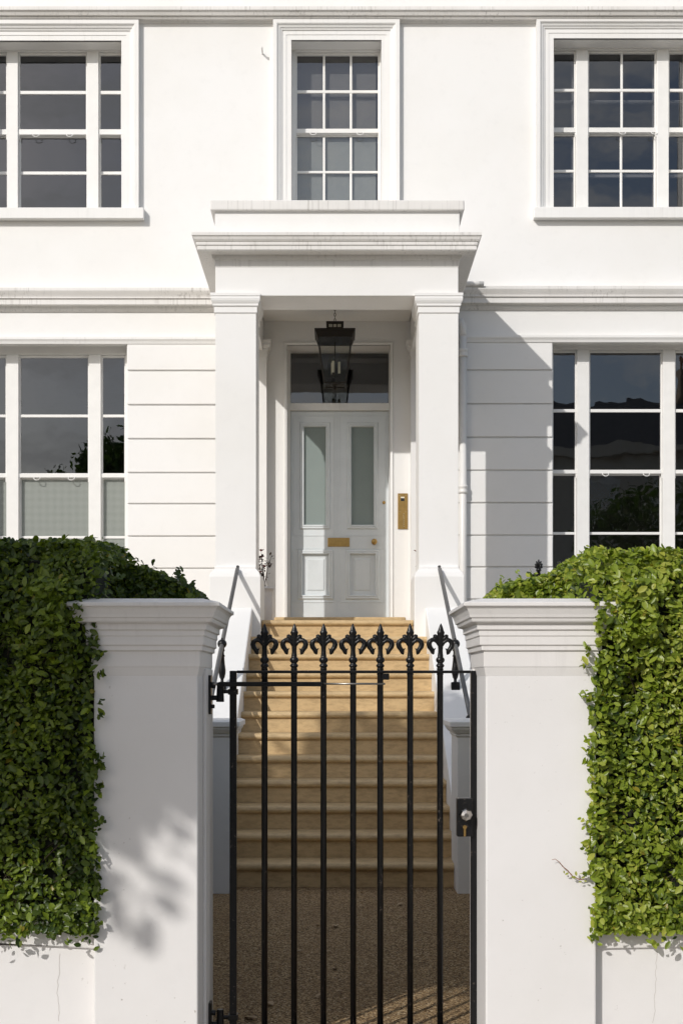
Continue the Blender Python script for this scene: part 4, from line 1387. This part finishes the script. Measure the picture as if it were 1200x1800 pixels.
for g, L in gaps.items():
    where = ('left of the first gate bar' if g == 0 else 'right of the last gate bar' if g == 7 else f'between the {ORD[g - 1]} and {ORD[g]} gate bars')
    for k, (x, y, sz) in enumerate(L):
        Y = EYE * FPX / (y - VY)
        o = share('fallen_leaf', dl, None, Matrix.Translation((PX(x, Y), Y, 0.012)) @ Matrix.Rotation(random.uniform(0, 6.28), 4, 'Z') @ Matrix.Rotation(random.uniform(-0.25, 0.25), 4, 'X') @ Matrix.Scale(sz * 0.8, 4))
        near = '' if len(L) == 1 else ('nearest ' if k == 0 else ORD[k] + ' nearest ')
        tag(o, f'{near}dry leaf on the path, seen {where}', 'fallen leaf', 'fallen leaves on the path')

# ------------------------------------------------------------------ the street behind the viewer: trees and houses (they shade and mirror)
def street_tree(x, y, zc, rad, label, seed, n, ry=None, ls=0.15, lobes=()):
    t = thing('street_tree', label, 'tree', 'street trees')
    r = np.random.default_rng(seed)
    bm = BM()
    tube(bm, [(x, y, -0.1), (x + .05, y, zc * .3), (x - .05, y + .05, zc * .6), (x, y, zc)], [0.22, 0.17, 0.13, 0.07], 10)
    cl = []
    for k in range(16):
        d = r.normal(size=3); d /= np.linalg.norm(d); d[2] = abs(d[2]) * 1.1 - 0.3
        e = np.array([x, y, zc]) + d * rad * r.uniform(0.55, 0.92)
        tube(bm, [(x, y, zc * .62), tuple((np.array([x, y, zc * .8]) + e) / 2), tuple(e)], [0.07, 0.04, 0.012], 6)
    obj('trunk', bm, M_bark, t, smooth=True)
    m = 110 if ry is None else 230
    d = r.normal(size=(m, 3)); d /= np.linalg.norm(d, axis=1, keepdims=True)
    cen = np.array([x, y, zc]) + d * (rad * 0.88 * r.uniform(0.05, 1, (m, 1)) ** 0.42)
    cen[:, 1] += r.uniform(-1, 1, m) * (ry or 0)
    for (lx_, ly_, lz_, lr_, ln_) in lobes:
        cen = np.concatenate([cen, np.array([lx_, ly_, lz_]) + r.normal(0, lr_ * 0.5, (ln_, 3))])
    m = len(cen)
    idx = r.integers(0, m, n)
    p = cen[idx] + np.clip(r.normal(0, rad * 0.11, (n, 3)), -rad * 0.2, rad * 0.2)
    leaf_cloud('crown', p, r.normal(size=(n, 3)) + np.array([0, 0, .5]), r.uniform(ls * .75, ls * 1.25, n), np.clip(r.normal(.5, .2, n), 0, .95), M_treeleaf, t)
    return t
street_tree(-4.42, 1.80, 5.10, 1.42, 'small leafy street tree that throws the dappled shade on the left pillar', 31, 32000, 1.5, 0.125,
            lobes=[(-4.28, 0.5, 4.22, 0.36, 26), (-4.02, 0.35, 4.90, 0.45, 50), (-3.64, 0.4, 4.28, 0.22, 22), (-3.70, 0.5, 4.75, 0.25, 20), (-4.6, 0.4, 4.45, 0.36, 16)])
street_tree(7.4, -1.9, 4.4, 2.0, 'smaller leafy street tree mirrored in the right ground-floor window', 37, 6000)

def far_house(x0, x1, h, roof, mat, label, chim):
    t = thing('terrace_house', label, 'house', 'houses across the street')
    y0, y1 = -26.0, -17.0
    obj('wall', bx(x0, x1, y0, y1, -0.1, h), mat, t)
    obj('eaves_cornice', bx(x0 - 0.2, x1 + 0.2, y0 - 0.1, y1 + 0.35, h + 0.002, h + 0.35), M_cream, t)
    bm = BM()
    zr = h + 0.352
    ym = (y0 + y1) / 2
    a = [bm.verts.new(q) for q in ((x0, y0, zr), (x0, y1 + .2, zr), (x0, ym, zr + roof))]
    b = [bm.verts.new(q) for q in ((x1, y0, zr), (x1, y1 + .2, zr), (x1, ym, zr + roof))]
    bm.faces.new(a); bm.faces.new(b)
    for i in range(3): bm.faces.new((a[i], a[(i + 1) % 3], b[(i + 1) % 3], b[i]))
    rf = obj('roof', bm, M_slate, t)
    for cx in chim:
        c = obj('chimney', bx(cx - .6, cx + .6, ym - .35, ym + .35, zr + roof * .5, zr + roof + 1.3), M_brick, t)
        for k in range(3):
            obj('chimney_pot', lathe(BM(), [(.13, 0), (.11, .5), (.14, .55)], (cx - .38 + .38 * k, ym, zr + roof + 1.3), 10), M_terra, c)
    n = max(2, int((x1 - x0) / 2.3))
    for s in range(int(h // 3.0)):
        for k in range(n):
            cx = x0 + (x1 - x0) * (k + .5) / n
            z = 0.9 + s * 3.0
            w = obj('window', frame_sweep(BM(), [(0, -0.05), (0, .06), (.14, .08), (.14, -.01)], cx - .5, cx + .5, z, z + 1.8, y1 * -1, True), M_wood, t)
            w.rotation_euler = (0, 0, math.pi)
            w.location = (2 * cx, 0, 0)
            obj('pane', bx(cx - .5, cx + .5, y1 + 0.002, y1 + 0.02, z, z + 1.8), M_glass, t)
    return t
far_house(-24, -13.5, 6.3, 2.0, M_brick, 'brick house with chimneys mirrored in the far left window panes', (-21, -16))
far_house(-13.2, -4.2, 6.0, 1.5, M_cream, 'low rendered house whose chimneys show in the left ground-floor glass', (-10.5, -6.6))
far_house(-3.9, 5.4, 6.4, 1.5, M_cream, 'cream house mirrored in the glass above the front door', (2.5,))
far_house(5.8, 15.5, 9.6, 2.6, M_cream, 'tall cream house mirrored dark in the right ground-floor glass', (14,))
far_house(15.9, 26, 9.0, 2.2, M_brick, 'brick house mirrored at the far right edge of the glass', (20,))
